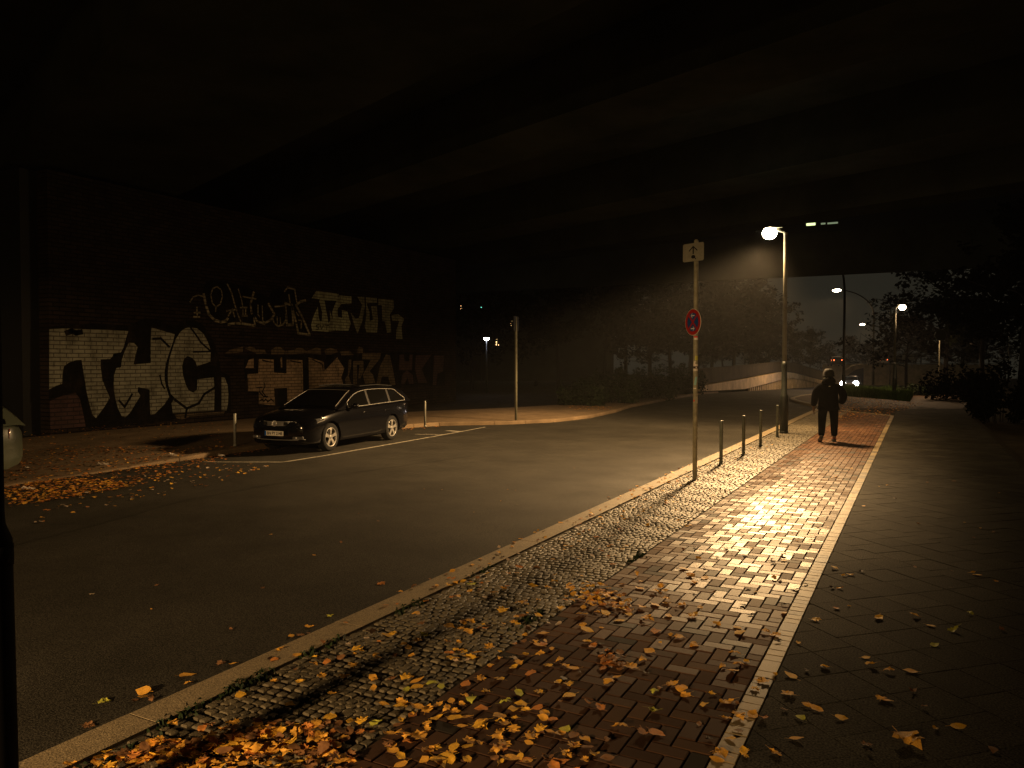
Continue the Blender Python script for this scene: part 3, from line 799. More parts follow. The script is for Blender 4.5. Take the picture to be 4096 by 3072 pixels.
disc = MB(); plate_prism(disc, disc_poly(R0), 0, .006, c0, nd, td); disc = disc.build('sign_disc', M['sign_white'], sp_)
mb = MB(); plate_prism(mb, disc_poly(R0 - .007), .0065, .0085, c0, nd, td); mb.build('red_face', M['sign_red'], disc)
rb = R0 * .70
mb = MB()
for q in range(4):                  # four blue quarters between the arms of the red cross
    a0 = q * PI / 2 - PI / 4; w = .036
    pts = []
    for k in range(13):
        a = a0 + .0 + (PI / 2) * k / 12
        p = Vector((rb * math.cos(a), rb * math.sin(a)))
        pts.append(p)
    mid = Vector((math.cos(a0 + PI / 4), math.sin(a0 + PI / 4)))
    ok = []
    e1 = Vector((math.cos(a0), math.sin(a0))); e2 = Vector((math.cos(a0 + PI / 2), math.sin(a0 + PI / 2)))
    n1 = Vector((-e1.y, e1.x)); n2 = Vector((e2.y, -e2.x))
    ok = [p for p in pts if p.dot(n1) > w / 2 and p.dot(n2) > w / 2]
    apex = mid * (w / 2 * math.sqrt(2))
    s1 = e1 * math.sqrt(rb * rb - w * w / 4) + n1 * w / 2; s2 = e2 * math.sqrt(rb * rb - w * w / 4) + n2 * w / 2
    poly = [apex, s1] + ok + [s2]
    plate_prism(mb, [(p.x, p.y) for p in poly], .009, .0105, c0, nd, td)
mb.build('blue_field', M['sign_blue'], disc)
def arrow(sx, cy, s=1.0):
    w = .0085
    return [[(-.052 * sx, cy - w), (.040 * sx, cy - w), (.040 * sx, cy + w), (-.052 * sx, cy + w)],
            [(.055 * sx, cy), (.043 * sx, cy + .010), (.018 * sx, cy + .036), (.006 * sx, cy + .036), (.036 * sx, cy), (.006 * sx, cy - .036), (.018 * sx, cy - .036), (.043 * sx, cy - .010)]]
mb = MB()
for sx_, cy_ in ((-1, .108), (1, -.108)):
    mb = MB()
    for poly in arrow(sx_, cy_): plate_prism(mb, poly, .011, .0125, c0, nd, td)
    mb.build('arrow', M['sign_white'], disc)
# pale direction plate near the top
n2, t2 = plate_frame(-(RIGHT * .74 + FWDH * .67))
zc2 = at_depth(2772, 1012, sdep).z
c2 = n2 * .045 + Vector((0, 0, zc2)) - RIGHT * .02
w2, h2_ = .205, .150
rr = [(-w2, -h2_ + .02), (-w2 + .02, -h2_), (w2 - .02, -h2_), (w2, -h2_ + .02), (w2, h2_ - .02), (w2 - .02, h2_), (-w2 + .02, h2_), (-w2, h2_ - .02)]
mb = MB(); plate_prism(mb, rr, 0, .005, c2, n2, t2); pl = mb.build('direction_plate', M['sign_pale'], sp_)
mb = MB()
plate_prism(mb, [(-.012, -.03), (.012, -.03), (.012, .085), (-.012, .085)], .006, .0075, c2, n2, t2)
plate_prism(mb, [(0, .108), (-.082, .035), (-.082, .012), (0, .083), (.082, .012), (.082, .035)], .0078, .009, c2, n2, t2)
for k in range(10):                 # small worn symbol under the arrow
    a = 2 * PI * k / 10
plate_prism(mb, [(.045 * math.cos(a) * .9, -.075 + .03 * math.sin(a)) for a in [2 * PI * k / 14 for k in range(14)]], .006, .0072, c2, n2, t2)
plate_prism(mb, [(.02, -.095), (.05, -.125), (.062, -.118), (.035, -.085)], .0075, .0085, c2, n2, t2)
mb.build('arrow', M['black'], pl)
# stickers wrapped on the pole
def sticker(name, m, y0, y1, a0, a1, lean=0.):
    """y in photo rows, a in degrees round the pole seen from the camera (0 = middle)"""
    z0, z1 = at_depth(2779, y1, sdep).z, at_depth(2779, y0, sdep).z
    rows = []
    for i in range(5):
        f = i / 4; z = z0 + (z1 - z0) * f; r = []
        for k in range(7):
            a = R(a0 + (a1 - a0) * k / 6 + lean * f)
            dv = RIGHT * math.sin(a) - FWDH * math.cos(a)
            rad = .0385 if True else 0
            r.append(dv * (rad + .0012) + Vector((0, 0, z)))
        rows.append(r)
    mb = MB().grid(rows); return mb.build(name, m, sp_)
sticker('sticker', M['stk_red'], 1345, 1351, -60, 40); sticker('sticker', M['stk_white'], 1351, 1360, -60, 55)
sticker('sticker', M['stk_yellow'], 1423, 1441, -25, 70)
st = sticker('sticker', M['stk_white'], 1456, 1465, -75, 75); sticker('sticker', M['stk_white'], 1444, 1456, -70, -20, 12)
sticker('sticker', M['stk_dark'], 1465, 1474, -75, 75); sticker('sticker', M['stk_white'], 1467, 1473, -8, 22)
sticker('sticker', M['stk_white'], 1474.5, 1484, -75, 80)
sticker('sticker', M['stk_teal'], 1507, 1540, -55, 5, 40)
sticker('sticker', M['stk_white'], 1551, 1556, -70, 10)
sticker('sticker', M['stk_red'], 1599, 1606, -65, -28); sticker('sticker', M['stk_white'], 1586, 1613, 22, 62)

# ---------------------------------------------------------------- bollards
def bollard(base, h, r, m, label, group, cap=True):
    t = empty('bollard', base); tag(t, label, 'bollard', group)
    MB().lathe([(r, -.02), (r, h - .02), (r * .94, h - .006), (r * .75, h)], n=18).build('post', m, t)
    MB().lathe([(r * 1.35, -.01), (r * 1.35, .012), (r * 1.05, .02)], n=18).build('base_ring', m, t)
    return t
for (bx, by, h, lab) in ((2884, 1856, .84, 'nearest steel bollard of the kerb row, next to the no stopping sign post'),
                         (2974, 1819, .84, 'second steel bollard from the sign post in the kerb row'),
                         (3042, 1783, .84, 'third steel bollard from the sign post, with debris at its foot'),
                         (3109, 1747, .84, 'last steel bollard of the row, right beside the bright lamp pole')):
    bollard(on_z(bx, by, 0), h, .034, M['bolsteel'], lab, 'steel bollards along the near kerb')
for (bx, by, ty, lab) in ((940, 1782, 1654, 'pale thin bollard in front of the graffiti wall, near the bonnet of the parked car'),
                          (1700, 1705, 1604, 'pale thin bollard just behind the tail of the parked car')):
    q = on_z(bx, by, -.02); dep = FWDH.dot(q)
    bollard(q, at_depth(bx, ty, dep).z - q.z, .034, M['steel'], lab, 'pale bollards on the far pavement')
# tall bare post on the far pavement
q = on_z(2064, 1682, -.02); dep = FWDH.dot(q); hz = at_depth(2060, 1318, dep).z
t = empty('sign_post', q); tag(t, 'tall thin pale post on the far pavement with a dark sign turned edge-on', 'sign post')
MB().lathe([(.045, 0), (.045, hz), (.02, hz + .45)], n=16).build('post', M['dullsteel'], t)
mb = MB(); mb.box((0, 0, hz + .22), (.02, .50, .50), Euler((0, 0, R(8)))); mb.build('sign_back', M['black'], t)
MB().box((-.1, -.1, hz + .3), (.05, .05, .04), None, .008).build('reflector', M['reflective'], t)
# dark pole at the left edge of the frame, close to the camera
lp = at_depth(-30, 2500, 3.0)
t = empty('lamp_post', (lp.x, lp.y, 0)); tag(t, 'close black post with a thicker collar cut by the left edge of the photo', 'post')
zc_ = at_depth(0, 2160, 3.0).z
MB().lathe([(.092, 0), (.092, .12), (.080, .2), (.072, zc_ - .02), (.072, zc_ + .0), (.050, zc_ + .06), (.047, zc_ + .1), (.040, 5.2)], n=20).build('post', M['blackpost'], t)
MB().lathe([(.075, zc_ - .10), (.076, zc_ - .06), (.075, zc_ - .02)], n=20).build('collar', M['blackpost'], t)
# faint round sign at the right
q = on_z(3756, 1585, 0); dep = FWDH.dot(q)
t = empty('round_sign', q); tag(t, 'barely visible round sign on a thin pole among the dark shrubs at right', 'road sign')
zc3 = at_depth(3756, 1340, dep).z - q.z
MB().lathe([(.035, 0), (.035, zc3 + .3)], n=12).build('pole', M['oldsteel'], t)
mb = MB(); plate_prism(mb, disc_poly(.34), .04, .05, Vector((0, 0, zc3)), -FWDH, RIGHT); mb.build('sign_disc', M['darksteel'], t)

# ---------------------------------------------------------------- cars
def txt_mesh(s, size, name):
    cu = bpy.data.curves.new(name, 'FONT'); cu.body = s; cu.size = size; cu.align_x = 'CENTER'; cu.align_y = 'CENTER'; cu.offset = size * .018; cu.extrude = .0006
    o = bpy.data.objects.new(name, cu); COL.objects.link(o)
    dg = bpy.context.evaluated_depsgraph_get(); dg.update()
    me = bpy.data.meshes.new_from_object(o.evaluated_get(dg)); bpy.data.objects.remove(o); bpy.data.curves.remove(cu)
    return me
def estate_car(name, paint, label, group, detailed=True, lit=None, tail_lit=None, plate=None, scale=1.0, estate=True):
    """car with nose towards +Y, 4.77 m long, origin on the ground under its middle"""
    t = empty(name); tag(t, label, 'car', group)
    ST = [(2.30, .30, .56, .52, .60), (2.27, .22, .70, .60, .70), (2.16, .19, .80, .66, .765), (1.98, .18, .865, .70, .82), (1.70, .18, .90, .74, .875), (1.40, .18, .913, .80, .92), (1.08, .18, .915, .84, .965),
          (.80, .18, .915, .88, .985), (.2, .18, .915, .90, .99), (-.6, .18, .915, .92, 1.0), (-1.3, .19, .915, .93, 1.015), (-1.8, .2, .905, .94, 1.03), (-2.15, .24, .875, .95, 1.05), (-2.36, .30, .82, .95, 1.04), (-2.46, .36, .74, .86, .93), (-2.48, .40, .66, .7, .8)]
    mb = MB(); rows = []
    for y, zb, w, zs, zt in ST:
        half = [(0, zb), (w * .80, zb), (w * .955, zb + .05), (w * .99, zb + .16), (w * .985, .46), (w, .62 if zs > .64 else zs - .04), (w * .985, zs), (w * .955, zs + (zt - zs) * .55), (w * .87, zt - .008), (w * .6, zt + .018), (0, zt + .032)]
        ring = half + [(-x, z) for x, z in half[-2:0:-1]]
        rows.append([Vector((x, y - .06 * (abs(x) / max(w, .1)) ** 2 * (1 if y > 2 else 0), z)) for x, z in ring])
    mb.grid(rows, closed=True); n = len(rows[0])
    mb.add(rows[0], [list(range(n))]); mb.add(rows[-1], [list(range(n))])
    # greenhouse
    GH = [(1.10, .985), (.85, 1.10), (.55, 1.245), (.27, 1.365), (.0, 1.435), (-.4, 1.47), (-1.0, 1.475), (-1.6, 1.45), (-2.0, 1.405), (-2.18, 1.37), (-2.33, 1.21), (-2.44, 1.02)]
    if not estate: GH = [(1.0, .985), (.75, 1.10), (.45, 1.25), (.17, 1.37), (-.1, 1.435), (-.5, 1.46), (-.9, 1.44), (-1.3, 1.36), (-1.6, 1.25), (-1.85, 1.12), (-2.0, 1.04)]
    side = lambda z: .868 - (z - .98) * .40
    rows = []
    def belt(y): return .95 + (.9 - y) * .022
    for y, zr in GH:
        zb = min(belt(y), zr - .02)
        zm = max(zr - .07, zb + .01)
        half = [(side(zb), zb), (side(zb + (zm - zb) * .5), zb + (zm - zb) * .5), (side(zm), zm), (side(zr) - .05, zr - .018), (side(zr) - .16, zr - .002), (side(zr) * .5, zr + .012), (0, zr + .016)]
        rows.append([Vector((x, y, z)) for x, z in half] + [Vector((-x, y, z)) for x, z in half[-2::-1]])
    cabin = MB().grid(rows).build('cabin', paint, None)
    hull = mb.build('hull', paint, None)
    # wheel arches cut out
    cut = MB()
    for yy in (1.40, -1.39):
        for sx in (1, -1):
            c = [(sx * .62, yy, .33), (sx * 1.1, yy, .33)]; cut.tube(c, .385, 28)
    co = cut.build('cutter', None)
    md = hull.modifiers.new('b', 'BOOLEAN'); md.operation = 'DIFFERENCE'; md.object = co; md.solver = 'EXACT'
    dg = bpy.context.evaluated_depsgraph_get(); dg.update()
    me2 = bpy.data.meshes.new_from_object(hull.evaluated_get(dg)); hull.modifiers.clear(); pass
    bpy.data.objects.remove(co)
    bm = bmesh.new(); bm.from_mesh(me2); bm.from_mesh(cabin.data); me3 = bpy.data.meshes.new('body'); bm.to_mesh(me3); bm.free()
    me3.polygons.foreach_set('use_smooth', [True] * len(me3.polygons)); me3.polygons.foreach_set('material_index', [0] * len(me3.polygons)); me3.set_sharp_from_angle(angle=R(35))
    bpy.data.objects.remove(hull); bpy.data.objects.remove(cabin)
    body = link('body', me3, paint, t)
    MB().box((0, 0, .42), (1.24, 3.9, .30)).build('underbody', M['black'], t)
    # glass: windscreen, rear screen, side windows (a few mm proud)
    def patch(nm, rows, m, par=t):
        return MB().grid(rows).build(nm, m, par)
    off = .006
    rows = []
    for f in [i / 6 for i in range(7)]:
        y = 1.03 + (.24 - 1.03) * f; z = np.interp(-y, [-1.10, -.85, -.55, -.27, 0], [.985, 1.10, 1.245, 1.365, 1.435])
        hw = side(z) - .10
        rows.append([Vector((hw * k / 6, y + off + .02 * 0, z + .012 + .014 * (1 - (k / 6) ** 2) + off)) for k in range(-6, 7)])
    patch('windscreen', rows, M['glass'])
    if detailed:
        MB().tube([r[0] for r in rows] + rows[-1][1:-1] + [r[-1] for r in rows[::-1]], .009, 6).build('windscreen_glint', M['alloy'], t)  # pale tube added for the bright reflections along the windscreen edge
    yb, ye = (-2.21, -2.40) if estate else (-1.25, -1.9)
    rows = []
    gy = [-g[0] for g in GH]; gz = [g[1] for g in GH]
    for f in [i / 5 for i in range(6)]:
        y = yb + (ye - yb) * f; z = np.interp(-y, gy, gz); hw = side(z) - .12
        rows.append([Vector((hw * k / 5, y - off, z + .016 + off)) for k in range(-5, 6)])
    patch('rear_window', rows, M['glass'])
    yA, yZ = .66, (-2.12 if estate else -1.35)
    for sx in (1, -1):
        rows = []
        edge_t = []; edge_b = []
        NY = 22
        for i in range(NY + 1):
            y = yA + (yZ - yA) * i / NY
            zr = np.interp(-y, gy, gz); zb = belt(y) + .035; zt = max(zr - .075, zb + .004)
            if i > NY - 3 and estate: zt = zb + (zt - zb) * (1 - (i - NY + 3) / 4.2)
            r = []
            for k in range(5):
                z = zb + (zt - zb) * k / 4; r.append(Vector((sx * (side(z) + off), y, z)))
            rows.append(r); edge_b.append(r[0]); edge_t.append(r[-1])
        patch('side_window', rows, M['glass'])
        if detailed:
            loop = [p + Vector((sx * .004, 0, 0)) for p in edge_t] + [p + Vector((sx * .004, 0, 0)) for p in edge_b[::-1]]
            MB().tube(loop, .0055, 6, closed=True).build('window_trim', M['chrome'], t)
            for yy in (-.30, -1.32):
                z0 = belt(yy) + .035; z1 = np.interp(-yy, gy, gz) - .08
                MB().add([(sx * (side(z0) + .010), yy - .045, z0), (sx * (side(z0) + .010), yy + .045, z0), (sx * (side(z1) + .010), yy + .03, z1), (sx * (side(z1) + .010), yy - .06, z1)], [[0, 1, 2, 3]]).build('door_pillar', M['black'], t)
            mr = MB().sphere((sx * 1.0, .58, 1.03), (.10, .07, .075), 12, 8)
            mr.tube([(sx * .88, .60, .98), (sx * .98, .58, 1.0)], .025, 6); mr.build('side_mirror', paint, t)
            for yy in (.10, -.95):
                MB().tube([(sx * .905, yy, .84), (sx * .928, yy - .05, .845), (sx * .928, yy - .17, .845), (sx * .905, yy - .22, .84)], .012, 6).build('door_handle', paint, t)
            MB().tube([(sx * .62, -.2, 1.487), (sx * .60, -1.0, 1.505), (sx * .58, -1.85, 1.455)], .014, 6).build('roof_rail', M['black'], t)
    # wheels
    for yy in (1.40, -1.39):
        for sx in (1, -1):
            w = MB()
            prof = [(.20, -.10), (.29, -.105), (.325, -.085), (.333, -.04), (.333, .04), (.325, .085), (.29, .105), (.225, .10)]
            rows = []
            for r, a in prof:
                rows.append([Vector((sx * .785 + sx * a, yy + r * math.cos(2 * PI * k / 32), .333 + r * math.sin(2 * PI * k / 32))) for k in range(32)])
            w.grid(rows, closed=True)
            wh = w.build('wheel', M['tyre'], t)
            rim = MB()
            pr = [(.228, .098), (.222, .104), (.205, .09), (.200, .02)]
            rim.grid([[Vector((sx * (.785 + a), yy + r * math.cos(2 * PI * k / 32), .333 + r * math.sin(2 * PI * k / 32))) for k in range(32)] for r, a in pr], closed=True)
            for q in range(5):
                an = 2 * PI * q / 5 + PI / 2
                dr = Vector((0, math.cos(an), math.sin(an))); dn = Vector((0, -math.sin(an), math.cos(an)))
                c = Vector((sx * .785, yy, .333))
                ox = Vector((sx, 0, 0))
                pts = []
                for rad, hw, dx in ((.03, .034, .088), (.10, .030, .096), (.17, .040, .100), (.212, .056, .094)):
                    pts.append((c + dr * rad + dn * hw + ox * dx, c + dr * rad - dn * hw + ox * dx))
                vs = [p for pr_ in pts for p in pr_]; vs += [p - ox * .03 for p in vs]
                fs = [[2 * i, 2 * i + 1, 2 * i + 3, 2 * i + 2] for i in range(3)] + [[2 * i, 2 * i + 2, 8 + 2 * i + 2, 8 + 2 * i] for i in range(3)] + [[2 * i + 1, 8 + 2 * i + 1, 8 + 2 * i + 3, 2 * i + 3] for i in range(3)]
                rim.add(vs, fs)
            rim.sphere((sx * .872, yy, .333), (.012, .045, .045), 10, 6)
            rim.build('rim', M['alloy'], wh)
            if detailed:
                mb = MB(); mb.tube([(sx * .80, yy, .333), (sx * .803, yy, .333)], .195, 24); mb.build('brake_disc', M['black'], wh)
    # lamps
    for sx in (1, -1):
        pts = [(.33, 2.225, .655), (.52, 2.15, .66), (.70, 2.02, .675), (.83, 1.86, .705), (.885, 1.66, .765)]
        top = [(.33, 2.215, .735), (.52, 2.135, .755), (.70, 2.00, .775), (.82, 1.84, .795), (.88, 1.64, .80)]
        rows = [[Vector((sx * (a[0] + (b[0] - a[0]) * k / 3), (a[1] + (b[1] - a[1]) * k / 3) + .035, a[2] + (b[2] - a[2]) * k / 3)) + Vector((sx * .035, 0, 0)) * (a[0] > .6) for k in range(4)] for a, b in zip(pts, top)]
        hl = MB().grid(rows).build('headlight', M['lens'], t)
        if detailed:
            for (x, y, z, r, mm) in ((.50, 2.215, .708, .022, 'chrome'), (.66, 2.12, .715, .024, 'chrome'), (.80, 1.99, .742, .016, 'chrome'), (.885, 1.80, .77, .014, 'chrome')):
                MB().sphere((sx * x, y, z), (r, r * .7, r), 10, 6).build('reflector', M[mm], hl)
            tr = [Vector(p) + Vector((sx * 0, .04, 0)) for p in pts]
            MB().tube([(sx * (p.x + (.035 if p.x > .6 else 0)), p.y, p.z - .004) for p in tr], .006, 6).build('lamp_trim', M['chrome'], hl)
        if lit:
            MB().sphere((sx * .66, 2.18, .70), (.30, .06, .28), 14, 8).build('headlight_glass', M['head'], hl)
        rows = []
        for i in range(5):
            f = i / 4; x = .50 + .36 * f; y = -2.47 + .33 * f * f * 1.0
            rows.append([Vector((sx * (x + .012), y - .012, z)) for z in (.80, .86, .92, .965)])
        tl = MB().grid(rows).build('taillight', M['tail'] if tail_lit else M['redlens'], t)
    if detailed:
        g = MB()
        for k, z in enumerate((.735, .708, .681, .652)):
            hw = (.36, .35, .345, .34)[k]
            g.tube([(-hw, 2.245 - .0, z), (-hw * .5, 2.315, z - .003), (0, 2.325, z - .004), (hw * .5, 2.315, z - .003), (hw, 2.245, z)], .0075, 8)
        gr = g.build('grille', M['chrome'], t)
        MB().box((0, 2.29, .692), (.66, .02, .085)).build('grille_opening', M['black'], t)
        # round emblem with a V over a W
        em = MB(); cz = .695; ey = 2.338
        em.tube([(.062 * math.cos(a), ey, cz + .062 * math.sin(a)) for a in [2 * PI * k / 28 for k in range(28)]], .0075, 8, closed=True)
        def st(*p):
            em.tube([(x * .058, ey, cz + z * .058) for x, z in p], .0062, 6)
        st((-.38, .92), (0, .12), (.38, .92)); st((-.86, .45), (-.42, -.82), (0, .0), (.42, -.82), (.86, .45))
        em.build('emblem', M['chrome'], gr)
        fo = MB()
        for sx in (1, -1):
            fo2 = MB(); fo2.box((sx * .58, 2.235, .37), (.26, .05, .07), Euler((0, 0, R(-12 * sx))), .015); fo2.build('fog_lamp', M['lens'], t)
            MB().sphere((sx * .55, 2.27, .375), (.03, .015, .025), 10, 6).build('fog_reflector', M['chrome'], t)
        MB().tube([(-.74, 2.17, .335), (-.4, 2.30, .325), (0, 2.325, .32), (.4, 2.30, .325), (.74, 2.17, .335)], .006, 6).build('bumper_trim', M['chrome'], t)
        # plate
        pb = MB().box((0, 2.345, .47), (.52, .012, .112), None, .004).build('number_plate', M['plate'], t)
        MB().box((.238, 2.3525, .47), (.040, .003, .104)).build('plate_band', M['eublue'], pb)
        me = txt_mesh('BN PY 2148', .098, 'plate_text')
        o = link('plate_text', me, M['black'], pb); o.location = (-.016, 2.3535, .468); o.rotation_euler = (R(90), 0, PI); o.scale = (.86, 1.0, 1)
        MB().sphere((.096, 2.353, .468), (.011, .002, .011), 10, 6).build('plate_seal', M['alloy'], pb)
    return t
front = on_z(1316, 1806, -.12); rear = on_z(1577, 1759, -.12)
hd = (front - rear); hd.z = 0; hd.normalize()              # towards the nose
n_left = Vector((-hd.y, hd.x, 0))                           # the car's left side faces the road
# nose is +Y in car space
rz = math.atan2(hd.y, hd.x) - PI / 2
mid = (front + rear) / 2
cpos = mid - Vector((math.cos(rz), math.sin(rz), 0)) * (-.885)
# side of the car that faces us
sgn = 1 if (Vector((math.cos(rz), math.sin(rz), 0)).dot(-mid.normalized()) > 0) else -1
cpos = mid - Vector((math.cos(rz), math.sin(rz), 0)) * (.885 * sgn)
car = estate_car('parked_car', M['carblack'], 'black estate car parked in the marked bay facing the camera', None)
car.location = (cpos.x, cpos.y, -.12); car.rotation_euler = (0, 0, rz)
# pale car cut by the left edge: only its tail corner shows
tc_ = on_z(88, 1935, -.12)
pc = estate_car('parked_car', M['carpale'], 'pale greenish car cut off by the left edge, red taillight showing above the leaves', None, detailed=False)
hd2 = Vector((math.sin(R(2)), -1, 0)).normalized(); rz2 = math.atan2(hd2.y, hd2.x) - PI / 2
ax_x = Vector((math.cos(rz2), math.sin(rz2), 0)); ax_y = Vector((-math.sin(rz2), math.cos(rz2), 0))
# its rear left corner (-.8?, -2.44) meets the measured corner point
for sx in (1, -1):
    pass
corner_local = Vector((.80, -2.40, 0)) if ax_x.x > 0 else Vector((-.80, -2.40, 0))
pos = Vector((tc_.x, tc_.y, 0)) - ax_x * corner_local.x - ax_y * corner_local.y
pc.location = (pos.x, pos.y, -.12); pc.rotation_euler = (0, 0, rz2)
# distant oncoming car with lights on
fcp = at_depth(3403, 1550, 88); 
oc = estate_car('oncoming_car', M['cargrey'], 'distant oncoming car with both headlights glowing white, low behind the grass', 'moving cars far off', detailed=False, lit=True)
oc.location = (fcp.x, fcp.y, -.12 + drop(fcp.y)); oc.rotation_euler = (0, 0, PI)
for sx in (-1, 1):
    ld = bpy.data.lights.new('headlight_beam', 'SPOT'); ld.energy = 700; ld.color = (1, .84, .86); ld.spot_size = R(70); ld.spot_blend = .9; ld.shadow_soft_size = .06
    o = bpy.data.objects.new('headlight_beam', ld); COL.objects.link(o); o.parent = oc; o.location = (sx * .62, 2.34, .70); o.rotation_euler = (R(84), 0, 0)
# two cars driving away on the raised cross road
ELEV = 1.55
for (px, py, dd, lab, yawc) in ((3338, 1441, 118, 'distant car with two glowing red taillights, left of the unlit mast', 6), (3506, 1440, 128, 'distant car with red taillights crossing on the raised road, right of the unlit mast', 20)):
    q = at_depth(px, py, dd)
    c = estate_car('distant_car', M['cargrey'], lab, 'moving cars far off', detailed=False, tail_lit=True)
    c.location = (q.x, q.y + 1.0, q.z - .9); c.rotation_euler = (0, 0, R(yawc) + YAW * .3)

# ---------------------------------------------------------------- the walking person, seen from behind
def skin_mesh(name, nodes, edges, m, parent, sub=2, root=0, smooth=True):
    """nodes: (x, y, z, rx, ry)"""
    me = bpy.data.meshes.new(name); me.from_pydata([n[:3] for n in nodes], edges, []); me.update()
    o = bpy.data.objects.new(name, me); COL.objects.link(o)
    md = o.modifiers.new('s', 'SKIN'); md.use_smooth_shade = True; md.branch_smoothing = .6
    for i, n in enumerate(nodes):
        sv = me.skin_vertices[0].data[i]; sv.radius = (n[3], n[4] if len(n) > 4 else n[3]); sv.use_root = (i == root)
    sb_ = o.modifiers.new('u', 'SUBSURF'); sb_.levels = sub; sb_.render_levels = sub
    dg = bpy.context.evaluated_depsgraph_get(); dg.update()
    me2 = bpy.data.meshes.new_from_object(o.evaluated_get(dg)); bpy.data.objects.remove(o); bpy.data.meshes.remove(me)
    me2.name = name
    return link(name, me2, m, parent)
pf = on_z(3312, 1768, 0)
person = empty('person', (pf.x, pf.y, 0), 0)
tag(person, 'person in black jacket, trousers and dark cap walking away on the path', 'person')
person.rotation_euler = (0, 0, YAW * .42); person.scale = (1.12, 1.1, 1.0)
# local frame: x right, y the walking direction (away), z up. 1.83 m to the top of the cap
hip = .93
Lh, Rh = (-.105, 0, hip - .02), (.105, .0, hip - .02)
Lk, Rk = (-.125, .03, .50), (.135, .10, .50)
La, Ra = (-.155, -.16, .115), (.14, .12, .085)
Lt, Rt = (-.155, -.06, .03), (.15, .27, .03)
Ls, Rs = (-.195, .0, 1.43), (.195, .0, 1.43)
Le, Re = (-.285, -.03, 1.14), (.315, -.07, 1.16)
Lw, Rw = (-.305, .02, .86), (.215, .05, .97)
nodes = [(0, 0, hip, .15, .11), (0, 0, 1.08, .14, .105), (0, 0, 1.28, .165, .115), (0, .0, 1.42, .10, .09), (0, .01, 1.52, .058, .06), (0, .025, 1.60, .075, .088), (0, .035, 1.69, .082, .10), (0, .03, 1.765, .05, .06),
         (*Lh, .088), (*Lk, .062), (*La, .042), (*Lt, .032), (*Rh, .088), (*Rk, .062), (*Ra, .042), (*Rt, .032),
         (*Ls, .062), (*Le, .046), (*Lw, .03), (*Rs, .062), (*Re, .046), (*Rw, .03),
         (-.307, .035, .81, .036, .020), (-.303, .05, .765, .034, .018), (.17, .09, .94, .034, .02)]
edges = [(0, 1), (1, 2), (2, 3), (3, 4), (4, 5), (5, 6), (6, 7), (0, 8), (8, 9), (9, 10), (10, 11), (0, 12), (12, 13), (13, 14), (14, 15), (2, 16), (16, 17), (17, 18), (2, 19), (19, 20), (20, 21), (18, 22), (22, 23), (21, 24)]
# nose and ears, then the fingers of the left hand
def addn(p, r, to):
    nodes.append((*p, r)); edges.append((to, len(nodes) - 1)); return len(nodes) - 1
addn((0, .155, 1.645), .016, 5); addn((-.098, .02, 1.65), .022, 5); addn((.098, .02, 1.65), .022, 5)
for k, (dx, ln) in enumerate(((-.026, .072), (-.009, .084), (.009, .078), (.026, .060))):
    a = addn((-.303 + .004, .05 + dx, .745), .0085, 23)
    b = addn((-.300 + .010, .05 + dx + .004, .745 - ln * .5), .008, a); addn((-.286, .05 + dx + .006, .745 - ln), .0065, b)
a = addn((-.280, .075, .80), .0095, 22); addn((-.262, .085, .765), .008, a)
body = skin_mesh('body', nodes, edges, M['skin'], person)
# trousers
tn = [(0, 0, hip + .03, .165, .125), (-.105, -.005, hip - .08, .115, .12), (-.122, .015, .70, .102), (*Lk, .090), (-.14, -.06, .30, .080), (La[0], La[1] + .005, .15, .066, .066),
      (.105, .0, hip - .08, .115, .12), (.122, .05, .70, .102), (*Rk, .090), (.138, .12, .30, .080), (Ra[0], Ra[1], .125, .066, .066)]
te = [(0, 1), (1, 2), (2, 3), (3, 4), (4, 5), (0, 6), (6, 7), (7, 8), (8, 9), (9, 10)]
skin_mesh('trousers', tn, te, M['trousers'], person)
# jacket: boxy, hem at hip height, sleeves, hood roll at the neck
jn = [(0, -.005, .86, .215, .155), (0, -.005, 1.00, .222, .16), (0, -.01, 1.18, .245, .17), (0, -.01, 1.34, .235, .165), (0, 0, 1.44, .18, .145), (0, .01, 1.54, .125, .13), (0, .02, 1.64, .115, .125),
      (-.19, -.005, 1.41, .105, .10), (-.255, -.02, 1.27, .092), (-.278, -.02, 1.13, .088), (-.292, -.005, .99, .076), (Lw[0] - .005, Lw[1], Lw[2] + .01, .060),
      (.19, -.005, 1.41, .105, .10), (.262, -.03, 1.28, .095), (.302, -.05, 1.15, .095), (.288, -.03, 1.04, .085), (.245, .03, .95, .07)]
je = [(0, 1), (1, 2), (2, 3), (3, 4), (4, 5), (5, 6), (3, 7), (7, 8), (8, 9), (9, 10), (10, 11), (3, 12), (12, 13), (13, 14), (14, 15), (15, 16)]
jk = skin_mesh('jacket', jn, je, M['jacket'], person, root=1)
MB().sphere((0, -.115, 1.50), (.135, .075, .105), 16, 10).build('hood', M['jacket'], jk)
MB().box((0, -.172, 1.385), (.035, .008, .012), Euler((0, R(-18), 0))).build('hanging_tab', M['reflective'], jk)
MB().box((-.105, -.105, 1.585), (.045, .012, .018), Euler((0, R(-15), R(-20)))).build('collar_tab', M['reflective'], jk)
